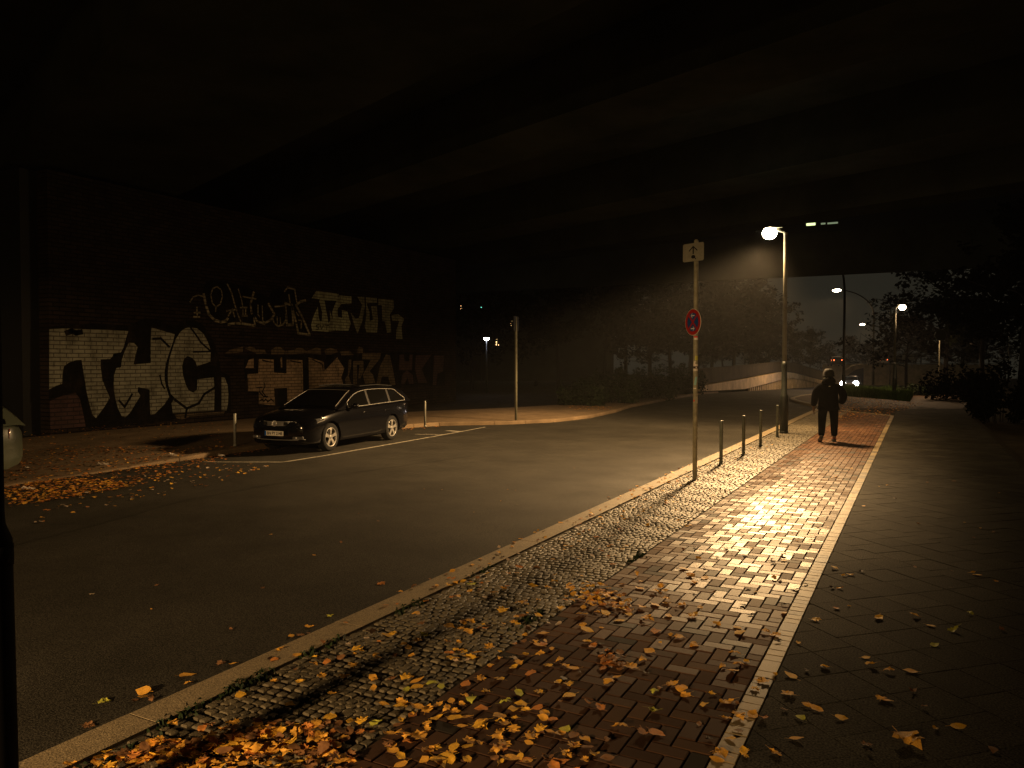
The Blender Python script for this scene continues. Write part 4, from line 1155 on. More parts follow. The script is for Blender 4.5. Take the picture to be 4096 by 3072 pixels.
# cap with a rolled rim
cp = MB(); rows = []
for i in range(9):
    f = i / 8; z = 1.62 + .20 * math.sin(f * PI / 2); s = math.cos(f * PI / 2) ** .55
    rows.append([(.122 * max(s, .02) * math.cos(2 * PI * k / 20), .03 + .136 * max(s, .02) * math.sin(2 * PI * k / 20), z) for k in range(20)])
cp.grid(rows, closed=True)
cp.tube([(.120 * math.cos(2 * PI * k / 24), .03 + .135 * math.sin(2 * PI * k / 24), 1.645) for k in range(24)], .006, 8, closed=True)
cp.build('cap', M['cap'], person)
for nm, an, yaw_, heel in (('shoe', La, .08, .085), ('shoe', Ra, -.05, .0)):
    s = MB(); rows = []
    pitch = R(-30) if heel else 0.
    for u, w, h0, h1 in ((-.10, .030, .0, .055), (-.085, .040, 0, .085), (-.03, .043, 0, .095), (.05, .046, 0, .075), (.12, .050, 0, .055), (.17, .042, 0, .042), (.195, .020, .008, .03)):
        r = []
        for k in range(12):
            a = 2 * PI * k / 12
            r.append(Vector((w * math.cos(a), u, (h0 + h1) / 2 + (h1 - h0) / 2 * math.sin(a))))
        rows.append(r)
    s.grid(rows, closed=True); s.add(rows[0], [list(range(12))]); s.add(rows[-1], [list(range(12))])
    Mx = Matrix.Translation((an[0], an[1] + .02, max(an[2] - .085, 0) + (.045 if heel else .002))) @ Euler((pitch, 0, yaw_)).to_matrix().to_4x4()
    s.xform(Mx); so = s.build(nm, M['shoe'], person)
    q = MB().box((0, -.045, .075), (.080, .06, .045), None, .018); q.xform(Mx); q.build('heel_patch', M['shoe_red'], so)

# ---------------------------------------------------------------- concrete ramps and walls beyond
def wall_strip(name, pts, m, parent, thick=.25):
    """pts: (x, y, zbottom, ztop); a thick wall following the points"""
    mb = MB(); P = [Vector((p[0], p[1], 0)) for p in pts]; fr = []; bk = []
    for i, p in enumerate(P):
        a = P[max(i - 1, 0)]; b = P[min(i + 1, len(P) - 1)]; t_ = (b - a).normalized(); n_ = Vector((t_.y, -t_.x, 0))
        if n_.dot(-p) < 0: n_ = -n_
        f = p; g = p - n_ * thick
        fr.append([(f.x, f.y, pts[i][2]), (f.x, f.y, pts[i][3])]); bk.append([(g.x, g.y, pts[i][3]), (g.x, g.y, pts[i][2])])
    rows = [a + b for a, b in zip(fr, bk)]
    mb.grid(rows, smooth=False, closed=True); mb.add(rows[0], [[0, 1, 2, 3]]); mb.add(rows[-1], [[0, 1, 2, 3]])
    return mb.build(name, m, parent)
RX = -12.75
def onw(px, py, x=RX): return on_x(px, py, x)
ramp = empty('concrete_ramp', (RX, 70, 0)); tag(ramp, 'humped concrete ramp with dim parapet over a pale band and barred opening', 'ramp')
ramp.location = (0, 0, 0)
def xsec(pxs, top, bot):
    out = []
    for px in pxs:
        yt = np.interp(px, [t[0] for t in top], [t[1] for t in top]); yb_ = np.interp(px, [t[0] for t in bot], [t[1] for t in bot])
        a = onw(px, yt); b = onw(px, yb_); out.append((RX, a.y, b.z, a.z))
    return out
ptop_ = [(2790, 1478), (3000, 1461), (3120, 1448), (3160, 1450), (3260, 1477), (3300, 1490)]
pmid = [(2790, 1546), (2810, 1542), (3000, 1511), (3120, 1488), (3160, 1489), (3270, 1517), (3300, 1524)]
pbot = [(2790, 1566), (2975, 1556), (3120, 1520), (3165, 1511), (3270, 1531), (3300, 1540)]
pxs = [2792, 2830, 2880, 2930, 2975, 3030, 3080, 3120, 3145, 3170, 3200, 3230, 3262, 3290]
wall_strip('parapet', xsec(pxs, ptop_, [(a, b - 4) for a, b in pmid]), M['concrete'], ramp, .2)
sec = xsec(pxs, pmid, pbot)
wall_strip('pale_band', [(a + .10, b, c, d) for a, b, c, d in sec], M['pale_concrete'], ramp, .5)
wall_strip('coping', [(RX + .06, a[1], a[3] - .03, a[3] + .05) for a in xsec(pxs, ptop_, pmid)], M['concrete'], ramp, .35)
bars = MB(); yy = onw(3000, 1550).y; ymax = onw(3292, 1550).y
while yy < ymax:
    zt = np.interp(yy, [s[1] for s in sec], [s[2] for s in sec]); zb = -.15 + drop(yy)
    if zt - zb > .05: bars.box((RX - .05, yy, (zt + zb) / 2), (.16, .30, zt - zb))
    yy += .95
bars.build('bars', M['pale_concrete'], ramp)
wall_strip('back_wall', [(RX - .9, onw(p, 1500).y, -2, sec[k][2] + .1) for k, p in enumerate(pxs)], M['girder'], ramp, .2)
# raised cross road on a retaining wall at the end of the street
def cam_xy(px, dep): q = at_depth(px, 1500, dep); return (q.x, q.y)
W1 = [cam_xy(3290, 152), cam_xy(3400, 150), cam_xy(3560, 150), cam_xy(3700, 150), cam_xy(4000, 150)]
rw = empty('retaining_wall', (0, 0, 0)); tag(rw, 'long concrete wall carrying the raised road, behind the dark trunks', 'wall')
wall_strip('wall_face', [(x, y, -4, at_depth(3500, 1458, 150).z) for x, y in W1], M['pale_concrete'], rw, .4)
wall_strip('guard_rail', [(x, y - .1, at_depth(3500, 1455.5, 150).z, at_depth(3500, 1453, 150).z) for x, y in W1], M['steel'], rw, .08)
r2 = empty('side_ramp', (0, 0, 0)); tag(r2, 'short pale sloping parapet right of the unlit mast, above the oncoming car', 'ramp')
def dpt(px, py, dep): q = at_depth(px, py, dep); return q
P = [(3385, 1480, 1506), (3405, 1465, 1490), (3425, 1459, 1478), (3455, 1456, 1470)]
wall_strip('pale_band', [(dpt(px, a, 108).x, dpt(px, a, 108).y, dpt(px, b, 108).z, dpt(px, a, 108).z) for px, a, b in P], M['pale_concrete'], r2, .4)
wall_strip('wall_face', [(dpt(px, a, 108.4).x, dpt(px, a, 108.4).y, -3.2, dpt(px, b + 1, 108.4).z) for px, a, b in P], M['concrete'], r2, .3)
r3 = MB(); q = at_depth(3632, 1430, 146)
bs = empty('billboard', q); tag(bs, 'small pale panel on posts above the raised road at right', 'sign')
MB().box((0, 0, 0), (2.3, .1, 1.0), Euler((0, 0, YAW)), .02).build('panel', M['sign_pale'], bs)
for s_ in (-1, 1): MB().tube([(RIGHT * .8 * s_) + Vector((0, .1, -1.9)), (RIGHT * .8 * s_) + Vector((0, .1, -.3))], .05, 8).build('panel_post', M['steel'], bs)

# ---------------------------------------------------------------- far lights on the left and elsewhere
def far_lamp(px, py, dep, mm, label, r=.2, hang=True, power=0, col=(.9, .88, 1)):
    q = at_depth(px, py, dep); t = empty('distant_lamp', (q.x, q.y, 0)); tag(t, label, 'street lamp', 'small distant lights')
    MB().lathe([(.07, 0), (.04, q.z - .05)], n=8).build('pole', M['darksteel'], t)
    MB().sphere((0, 0, q.z + r * .55), (r * 1.15, r * 1.15, r * .35), 12, 6).build('lamp_hood', M['darksteel'], t)
    MB().sphere((0, 0, q.z), (r, r, r * .75), 12, 8).build('lamp_glass', M[mm], t)
    if power: lamp_light((0, 0, q.z - .5), power, t, False, col)
far_lamp(1946, 1354, 50, 'lampblue', 'cold bluish white lamp shining among dark trees just right of the brick wall', .16)
far_lamp(4036, 1341, 70, 'lampfar', 'single tiny white light alone in the darkness at far right', .045)
far_lamp(1925, 1229, 80, 'green', 'tiny greenish light high in the dark trees above the bluish lamp', .05)
# house behind the trees with lit windows seen through twigs
q0 = at_depth(1985, 1500, 85)
hs = empty('house', (q0.x, q0.y, 0)); tag(hs, 'dark house hidden behind trees, a few warm windows glinting through', 'house')
hs.rotation_euler = (0, 0, YAW)
MB().box((0, 3, 6.5), (26, 6, 13)).build('wall', M['girder'], hs)
MB().add([(-13.3, -.3, 13), (13.3, -.3, 13), (13.3, 6.3, 13), (-13.3, 6.3, 13), (-13.3, 3, 15.5), (13.3, 3, 15.5)], [[0, 1, 5, 4], [2, 3, 4, 5], [1, 2, 5], [3, 0, 4]]).build('roof', M['black'], hs)
for (px, py, w, h) in ((1988, 1368, .5, .9), (2046, 1300, .35, .5), (1846, 1231, .16, .5)):
    a = at_depth(px, py, 85) - q0; lx = a.dot(RIGHT); lz = at_depth(px, py, 85).z
    fr = MB().box((lx, -.02, lz), (w + .14, .06, h + .14)).build('window', M['black'], hs)
    mb = MB()
    for k in range(7):
        ox, oz = random.uniform(-w / 2, w / 2), random.uniform(-h / 2, h / 2)
        mb.box((lx + ox * .8, -.07, lz + oz * .8), (random.uniform(.05, .13), .01, random.uniform(.06, .14)), Euler((0, random.uniform(-1, 1), 0)))
    mb.build('pane', M['window'], fr)
# infill added on the second bridge to block the sky; strips glow in the slit
tr0 = A + nrm * 3.2; tl0 = empty('infill', (tr0.x, tr0.y, zf + 2.2)); tl0.rotation_euler = (0, 0, math.atan2(dirv.y, dirv.x))
tag(tl0, 'dark train added on the far bridge to block the sky, one pale lit strip above the bright lamp', 'infill')
MB().box((28, 1.5, 2.0), (110, 3.0, 3.9), None, .25).build('infill_body', M['black'], tl0)
for (xa, xb, mm) in ((3226, 3262, 'strippale'), (3284, 3302, 'stripdim'), (3310, 3352, 'stripdim')):
    loc_ = []
    for xx in (xa, xb):        # where the sight line meets the side of the infill
        dv = ray(xx, 899 - (xx - 3226) * .055); k = (tr0 - EYEP).dot(nrm) / dv.dot(nrm); loc_.append(EYEP + dv * k)
    l0, l1 = (loc_[0] - tr0).dot(dirv), (loc_[1] - tr0).dot(dirv); zz = loc_[0].z - zf - 2.2
    fr = MB().box(((l0 + l1) / 2, -.015, zz), (l1 - l0 + .12, .05, .9)).build('window', M['black'], tl0)  # dark frame round each glow strip of the added infill
    MB().box(((l0 + l1) / 2, -.05, zz), (l1 - l0, .02, .15 if mm == 'strippale' else .10)).build('pane', M[mm], fr)

# ---------------------------------------------------------------- trees and shrubs
def leaf_clump(V, F, c, r, n, size, flat=.8):
    for _ in range(n):
        d = Vector((random.gauss(0, 1), random.gauss(0, 1), random.gauss(0, 1)))
        if d.length < 1e-3: continue
        d.normalize(); p = Vector(c) + Vector((d.x * r[0], d.y * r[1], d.z * r[2])) * (random.random() ** .4)
        a = Vector((random.gauss(0, 1), random.gauss(0, 1), random.gauss(0, .6))).normalized(); b = a.orthogonal().normalized()
        b = (b * math.cos(random.random() * 6) + a.cross(b) * math.sin(random.random() * 6))
        s = size * random.uniform(.6, 1.4); i = len(V)
        V += [tuple(p - a * s), tuple(p + b * s * .5), tuple(p + a * s), tuple(p - b * s * .5)]; F.append([i, i + 1, i + 2, i + 3])
def make_tree(h, cw, lean=0., bare=.35, nleaf=2600, leaf=.16, trunk=.16, seed=1, crown0=.3):
    random.seed(seed)
    t = empty('tree')
    tr = MB(); pts = []; rs = []
    for i in range(8):
        f = i / 7; pts.append((lean * f * h + .12 * math.sin(f * 5 + seed), .1 * math.cos(f * 4 + seed), h * .85 * f)); rs.append(trunk * (1 - .82 * f))
    tr.tube(pts, rs, 10)
    tips = []
    for k in range(26):
        f = random.uniform(crown0, .98); i = min(int(f * 7), 6); b = Vector(pts[i]).lerp(Vector(pts[i + 1]), f * 7 - i)
        a = random.uniform(0, 2 * PI); ln = cw * random.uniform(.35, 1.0) * (1.15 - .7 * abs(f - .5))
        d = Vector((math.cos(a), math.sin(a), random.uniform(.15, .8))).normalized()
        q = [b]; 
        for s in range(1, 5):
            q.append(b + d * ln * s / 4 + Vector((random.gauss(0, .12), random.gauss(0, .12), random.gauss(0, .12))) * ln * .3)
        tr.tube(q, [trunk * .32 * (1 - .2 * s) for s in range(5)], 6)
        tips += q[2:]
        for s in range(3):
            st_ = random.choice(q[1:]); e = st_ + Vector((random.gauss(0, 1), random.gauss(0, 1), random.gauss(.3, .7))).normalized() * ln * .45
            tr.tube([st_, st_.lerp(e, .5) + Vector((0, 0, .05)), e], [trunk * .12, trunk * .08, trunk * .03], 5); tips.append(e)
    tr.build('trunk', M['bark'], t)
    V = []; F = []
    for p in tips:
        if random.random() < bare: continue
        r = cw * random.uniform(.12, .26)
        leaf_clump(V, F, p, (r, r, r * .7), max(4, int(nleaf / len(tips))), leaf)
    link('crown', mesh('crown', V, F), M['leafdark'], t)
    random.seed(99 + seed)
    return t
protos = [make_tree(10.5, 3.4, .03, .25, 3400, .20, .17, 1), make_tree(12, 3.8, -.02, .3, 3600, .22, .19, 2), make_tree(8.5, 3.0, .05, .45, 2200, .16, .14, 3), make_tree(11, 3.6, .02, .15, 4200, .22, .18, 4)]
used = [False] * 4
def tree_at(k, px, dep, s, rz, label):
    q = at_depth(px, 1500, dep)
    t = protos[k] if not used[k] else copy_tree(protos[k]); used[k] = True
    t.location = (q.x, q.y, -.18 + drop(q.y)); t.scale = (s, s, s * random.uniform(.95, 1.05)); t.rotation_euler = (0, 0, rz)
    tag(t, label, 'tree', 'dark trees in the night'); return t
GLAB = 'dark tree merging into the black tree line far behind the lamps'
tree_at(0, 1880, 62, .9, .4, 'dark tree directly right of the brick wall, hiding the house'); tree_at(1, 2060, 66, .8, 1.9, 'thin-leaved dark tree just behind the tall pale post'); tree_at(3, 2230, 60, 1.0, 3.2, 'broad dark tree in the black middle, left of the shrubs'); tree_at(1, 2420, 72, 1.05, 4.1, 'dark tree standing over the green shrubs at the bend')
for i, (px, dep, s) in enumerate(((2150, 92, 1.35), (2330, 96, 1.4), (2500, 90, 1.4), (2590, 100, 1.45), (2680, 92, 1.4), (2770, 104, 1.5), (2850, 96, 1.45), (2930, 102, 1.5), (3000, 98, 1.35), (3070, 108, 1.3))):
    tree_at((3, 1, 3, 0, 3, 1)[i % 6], px, dep, s, i * 2.1, 'tall dark tree in the dense stand behind the concrete ramp, left of the bright lamp')
tree_at(2, 2600, 66, 1.0, 1.1, 'dark tree behind the green shrubs, close left of the no stopping sign'); tree_at(3, 2760, 84, 1.1, .2, 'dark tree hidden exactly behind the no stopping sign')
for i, (px, dep, s) in enumerate(((2680, 150, 1.4), (2790, 160, 1.5), (2890, 165, 1.5), (2980, 155, 1.35), (3070, 170, 1.4), (3840, 160, 1.3), (3930, 150, 1.35), (4020, 160, 1.4), (4110, 150, 1.4), (3170, 172, 1.2), (3240, 186, 1.2), (3310, 176, 1.15), (3390, 182, 1.0), (3465, 178, .95), (3540, 176, .95), (3610, 182, 1.05), (3680, 170, 1.1), (3760, 165, 1.2))):
    tree_at((i * 7 + 1) % 4, px, dep, s, i * 1.3, GLAB)
# slim dark trunks behind the grass, right of the masts
tree_at(2, 3576, 64, 1.15, 2.0, 'slim tree whose dark trunk stands just left of the small lamp pole'); tree_at(2, 3622, 60, 1.0, .5, 'slim tree whose dark trunk stands just right of the small lamp pole')
tree_at(0, 3790, 52, 1.0, 2.5, 'dark tree with thin branches against the sky at right'); tree_at(3, 3930, 44, .9, 1.0, 'dark leafy tree at right behind the end of the slab pavement'); tree_at(1, 4090, 30, .75, 4.0, 'large black tree closest at the right edge'); tree_at(3, 4230, 40, 1.0, 4.4, 'black tree cut by the right edge of the photo')
def shrub(name, c, r, n, size, m, label, group, seed=3):
    random.seed(seed); t = empty(name, c); tag(t, label, 'shrub', group)
    st_ = MB()
    V = []; F = []
    for k in range(26):
        e = Vector((random.uniform(-1, 1) * r[0], random.uniform(-1, 1) * r[1], random.uniform(.35, 1.0) * r[2]))
        e.z *= (1 - .35 * (e.x / r[0]) ** 2)
        b = Vector((e.x * .5, e.y * .5, 0))
        st_.tube([b, b.lerp(e, .5) + Vector((0, 0, .1 * r[2])), e], [.018, .013, .005], 5)
        leaf_clump(V, F, e * .95, (r[0] * .28, r[1] * .35, r[2] * .22), n // 46, size)
        leaf_clump(V, F, b.lerp(e, .55), (r[0] * .25, r[1] * .3, r[2] * .25), n // 46, size)
    st_.build('stems', M['bark'], t); link('foliage', mesh('foliage', V, F), m, t)
    return t
def shr(px, py, w, hpx, label, k, n=3200, m='leafgreen', size=.075, dy=1.0):
    q = on_z(px, py, -.16); dep = FWDH.dot(q); hw = w / FPX * dep / 2; hh = hpx / FPX * dep
    shrub('shrub', (q.x, q.y, -.16 + drop(q.y)), (hw, dy, hh), n, size, M[m], label, 'green shrubs', k)
shr(2330, 1632, 200, 110, 'low dark shrub right of the tall pale post, where the far kerb begins', 11, size=.08)
shr(2470, 1622, 210, 150, 'green shrub in the middle of the far verge, largest of the group', 12, 5200, size=.08)
shr(2610, 1602, 210, 150, 'dim green shrub behind the far kerb, left of the sign post', 13, 4600, size=.08)
shr(2740, 1580, 150, 120, 'dim shrub directly behind the sign post pole', 14, size=.09)
shr(3680, 1590, 130, 60, 'small round bush in the dark, left of the faint round sign', 15, 2200, m='leafgreen', size=.07)
shr(3820, 1612, 220, 150, 'sparse dark bush under the faint round sign', 16, 2600, m='leafdark', size=.10)
shr(4000, 1690, 260, 240, 'large black bush at the right edge beyond the slabs', 17, 2600, m='leafdark', size=.10)
# grass verge in front of the oncoming car
random.seed(5)
V = []; F = []
def blade(x, y, z, h):
    a = random.uniform(0, 2 * PI); d = Vector((math.cos(a), math.sin(a), 0)); s = Vector((-d.y, d.x, 0)) * random.uniform(.010, .022)
    p = Vector((x, y, z)); l = random.uniform(.1, .5) * h; i = len(V)
    V.extend([tuple(p - s), tuple(p + s), tuple(p + s * .7 + d * l * .4 + Vector((0, 0, h * .6))), tuple(p - s * .7 + d * l * .4 + Vector((0, 0, h * .6))), tuple(p + d * l + Vector((0, 0, h)))])
    F.append([i, i + 1, i + 2, i + 3]); F.append([i + 3, i + 2, i + 4])
G = [tuple(on_z(px, py, 0).xy) for px, py in ((3372, 1584), (3480, 1592), (3640, 1606), (3655, 1580), (3560, 1566), (3380, 1560))]
cxm = sum(g[0] for g in G) / 6; cym = sum(g[1] for g in G) / 6
def inside(p, G):
    c = False
    for (x0, y0), (x1, y1) in zip(G, G[1:] + G[:1]):
        if (y0 > p[1]) != (y1 > p[1]) and p[0] < (x1 - x0) * (p[1] - y0) / (y1 - y0) + x0: c = not c
    return c
gx = [g[0] for g in G]; gy_ = [g[1] for g in G]
n = 0
while n < 16000:
    x, y = random.uniform(min(gx), max(gx)), random.uniform(min(gy_), max(gy_))
    if not inside((x, y), G): continue
    blade(x, y, drop(y), random.uniform(.25, .75) * (.7 + .5 * mnoise.noise(Vector((x * .4, y * .4, 0))))); n += 1
stuff(link('grass', mesh('grass', V, F), M['grass']))
# moss and grass tufts in the joints by the kerb
V = []; F = []
for (x, y, k) in [(-3.60, 2.9, 60), (-3.60, 3.35, 140), (-3.6, 4.0, 60), (-3.59, 5.0, 40), (-3.5, 2.4, 60), (-3.1, 3.3, 30), (-2.6, 5.2, 40), (-3.6, 6.2, 30), (-2.47, 7.4, 40), (-3.6, 1.7, 60)]:
    for _ in range(k):
        blade(x + random.gauss(0, .035), y + random.gauss(0, .12), -.012, random.uniform(.012, .04))
V = [(v[0], v[1], v[2]) for v in V]
me = mesh('joint_grass', V, F); 
o = link('joint_grass', me, M['leafgreen']); stuff(o)

# ---------------------------------------------------------------- fallen leaves
random.seed(21)
LC = {'y': ('yellow', (.88, .51, .055)), 'o': ('orange', (.84, .45, .07)), 'r': ('rust red', (.62, .25, .06)), 'b': ('brown', (.26, .13, .055)), 'g': ('greenish yellow', (.55, .55, .08)), 'd': ('dark brown', (.045, .025, .014)), 'w': ('pale', (.60, .48, .36))}
def leaf_mat(k, c):
    m = mat('leaf_' + LC[k][0].replace(' ', '_'), c, .62, spec=.35, var=.35, vscale=22, bump=.4, bscale=45, detail=3)
    N, L = nodes_of(m); b = N['Principled BSDF']; out = N['Material Output']
    tr = N.new('ShaderNodeBsdfTranslucent'); tr.inputs[0].default_value = (c[0], c[1] * .8, c[2] * .6, 1)
    mx = N.new('ShaderNodeMixShader'); mx.inputs[0].default_value = .22
    L.new(b.outputs[0], mx.inputs[1]); L.new(tr.outputs[0], mx.inputs[2]); L.new(mx.outputs[0], out.inputs[0])
    return m
for k in LC: M['leaf_' + k] = leaf_mat(k, LC[k][1])
def leaf_outline(kind):
    if kind == 'oval':
        return [(.0, -.5), (.14, -.44), (.26, -.28), (.31, -.05), (.27, .16), (.17, .33), (.07, .45), (0, .53)]
    if kind == 'heart':
        return [(.0, -.40), (.12, -.47), (.27, -.40), (.38, -.20), (.37, .02), (.27, .22), (.12, .38), (0, .54)]
    if kind == 'lobed':
        return [(0, -.42), (.10, -.40), (.34, -.38), (.24, -.24), (.48, -.08), (.46, .06), (.24, .04), (.38, .30), (.22, .26), (.14, .34), (0, .54)]
    return [(.0, -.5), (.10, -.42), (.22, -.30), (.17, -.20), (.34, -.06), (.24, .04), (.33, .20), (.18, .24), (.16, .36), (.06, .42), (0, .52)]
def leaf_geo(kind, curl, fold, wave, seed):
    rnd = random.Random(seed); h = leaf_outline(kind)
    V = []; F = []; n = len(h)
    def pos(x, y):
        z = curl * (y * y) * 1.1 + fold * abs(x) * 1.0 + wave * (math.sin(9 * x + seed) * math.cos(8 * y + seed * 1.7)) * .07 + wave * .05 * math.sin(5 * (x + y) + seed)
        return (x + .06 * math.sin(3 * y + seed), y, z)
    rows = []
    for x, y in h:
        x *= rnd.uniform(.9, 1.12)
        xs = [-x * rnd.uniform(.92, 1.08), -x * .55, 0, x * .55, x]
        rows.append([pos(a, y + (0 if abs(a) < .01 else -.03 * abs(a))) for a in xs])
    for r in rows: V += r
    for i in range(n - 1):
        for k in range(4): F.append([i * 5 + k, i * 5 + k + 1, (i + 1) * 5 + k + 1, (i + 1) * 5 + k])
    b = len(V)                       # stalk
    a = pos(0, h[0][1]); sx = rnd.uniform(-.12, .12)
    for (dy, w) in ((0, .018), (-.16, .013), (-.34, .012)):
        V += [(a[0] + sx * -dy * 2 - w, a[1] + dy, a[2] + .03 * (-dy) * 3), (a[0] + sx * -dy * 2 + w, a[1] + dy, a[2] + .03 * (-dy) * 3)]
    F += [[b, b + 1, b + 3, b + 2], [b + 2, b + 3, b + 5, b + 4]]
    return V, F
SHAPES = [('oval', 'oval', .08, .06, .4), ('oval', 'oval', .32, .16, .7), ('heart', 'rounded', .05, .06, .4), ('heart', 'rounded', -.28, .10, .7), ('lobed', 'lobed', .05, .08, .7), ('lobed', 'lobed', -.3, .2, .9), ('ragged', 'ragged', .45, .32, 1.0), ('ragged', 'ragged', -.18, .15, 1.2)]
LM = {}
for k in LC:
    for si, (kind, word, cu, fo, wa) in enumerate(SHAPES):
        V, F = leaf_geo(kind, cu, fo, wa, si * 3 + ord(k) % 7)
        me = mesh('leaf', V, F, smooth=True); me.materials.append(M['leaf_' + k]); LM[k, si] = me
def leftz(y): return -.02 - .085 * min(max((12.5 - y) / 3.0, 0), 1)
def surf(x, y):
    e = interp(RIGHTK, y); l = interp(LEFTK, y)
    if x < l - .25: return leftz(y) + .002, 'far pavement'
    if x < l: return leftz(y) + .004, 'far kerb'
    if x < e: return -.117, 'road'
    if x < e + .27: return .006, 'kerb'
    if x < -2.46: return .004, 'cobbles'
    if x < -.885: return .004, 'red brick path'
    if x < -.76: return .004, 'pale edging strip'
    if x < 1.75: return .004, 'dark slabs'
    return -.16, 'soil'
MARK = {'road': 'on the bare asphalt', 'kerb': 'on the granite kerb', 'cobbles': 'on the small cobbles', 'red brick path': 'on the red brick path', 'pale edging strip': 'on the pale edging strip', 'dark slabs': 'on the dark slabs', 'soil': 'on the dark soil', 'far pavement': 'on the far pavement', 'far kerb': 'on the far kerb'}
leafsrc = []
Zb = lambda x, y: (1400 + x / 1.58, 2300 + y / 1.58)
Zc = lambda x, y: (2700 + x / 1.5845, 2200 + y / 1.5845)
Za = lambda x, y: (x / 1.58, 2300 + y / 1.58)
LB = "630,75,y 770,65,g 970,90,o 910,120,o 1290,45,y 1160,75,y 1250,95,o 1390,85,o 1460,90,y 1410,130,o 1500,135,o 1580,125,o 1620,140,o 1400,170,o 1520,175,o 1590,190,o 1640,185,o 1560,240,o 1610,250,y 1470,262,y 1740,215,y 1770,230,o 1760,255,y 1700,295,y 1840,215,o 1325,215,y 1070,187,o 1190,265,y 970,233,y 1060,265,o 760,300,o 1060,315,y 630,335,o 700,345,o 750,365,o 240,390,y 475,390,g 340,440,o 370,465,o 620,425,b 690,430,o 880,460,o 675,480,y 720,500,y 800,500,o 750,530,y 655,540,y 630,500,r 1170,425,o 1200,450,o 1130,335,b 1220,375,o 1500,355,y 1470,325,o 1500,428,y 1280,478,o 1105,510,y 1200,512,o 945,530,o 885,575,y 1070,565,o 1030,590,y 1250,578,y 1325,545,o 1365,582,o 1410,595,o 1140,630,r 830,662,o 940,665,y 730,695,r 525,695,g 580,715,g 420,715,y 360,730,g 155,665,o 150,720,o 365,660,y 425,680,o 45,485,y 15,578,o 860,745,y 1065,755,g 985,810,g 1190,745,y 1310,685,y 1375,700,y 1385,770,y 720,770,o 770,800,g 710,820,o 640,800,o 330,810,o 320,840,y 215,820,o 425,840,o 490,860,o 560,830,o 610,860,o 670,870,o 545,910,y 390,890,y 665,912,y 740,905,o 830,852,r 485,945,o 710,960,o 320,925,y 80,937,y 15,935,y 160,945,g 130,1000,b 60,1000,r 245,1010,o 320,1010,o 370,1025,o 440,1030,o 370,1065,r 480,985,o 1050,860,y 1110,855,y 1080,822,y 940,905,o 1050,915,y 1230,890,o 1285,920,r 1180,855,r 820,975,y 825,940,o 980,945,o 1030,985,o 950,1000,o 930,1040,o 980,1080,o 1210,990,y 1265,995,o 1350,995,g 1150,1030,o 1130,1068,o 755,1060,o 820,1075,o 660,1100,y 540,1100,y 490,1120,o 730,1100,y 640,1135,o 590,1160,y 910,1115,o 320,1157,y 270,1120,o 245,1085,b 745,1175,y 955,1190,y 1080,1160,y 1120,1190,o 1010,1165,o 470,1180,o 560,1200,y 320,1205,o 1330,1200,r 1490,1180,o 1550,1150,y 1625,1165,b 1420,1085,o 1500,1095,b 1490,1048,o 1700,970,o 1940,1005,r 1855,1012,r 1625,1055,b 1930,870,g 1930,745,g 2040,700,o 2085,725,o 2120,770,o 1680,655,o 1640,690,o 1510,820,b 1580,848,r 1870,620,d 1850,540,o 1780,585,o 1640,550,r 1600,595,r 1600,560,r 1650,580,r 1600,540,b 1890,488,o 2070,395,o 2030,385,o 2175,455,o 2165,265,y 1940,365,r 2015,265,o 1890,290,o 1860,285,o 1930,195,o 2000,185,o 2000,163,o 1930,112,o 1990,103,o 1960,80,o 1830,90,o 1840,45,o 1810,8,o 2150,10,o 2180,48,o 2100,192,o 1530,455,r 1330,815,b 950,400,d 200,55,r"
LCc = "115,425,y 160,367,o 48,352,o 265,475,o 375,662,o 400,735,o 300,745,o 450,718,y 370,780,o 405,530,y 400,497,y 480,415,d 690,405,o 690,355,d 575,525,o 640,545,o 650,585,d 120,612,o 30,560,o 40,890,o 70,930,o 240,920,y 190,990,y 325,970,o 375,985,b 410,1065,o 330,1075,o 490,1050,o 505,890,y 555,838,o 635,795,y 350,1205,y 395,1155,b 215,1205,d 435,1290,y 265,1335,o 280,1305,o 730,803,y 720,920,o 690,1020,b 790,1072,g 830,990,o 900,1015,o 950,745,y 1055,1070,y 1210,685,y 1240,732,y 1355,772,o 1490,773,o 1300,950,o 1345,960,o 635,1297,o 770,1205,o 560,1075,r 780,595,y 895,448,y 1285,437,y 1520,423,y 1625,485,y 1760,515,g 1650,610,g 1870,408,g 1505,900,b 1580,1005,b 1795,1125,y 1215,1240,b 2020,1280,b 1915,163,y 1885,148,y 1010,120,y 1110,160,y 1180,140,d 995,243,d 1045,248,o 1020,375,r 835,770,d 60,125,o 95,165,o 190,180,o 120,210,o 150,57,o 270,50,d 620,85,d 690,72,y 830,220,d 460,250,d 430,355,d 630,185,o 760,255,d"
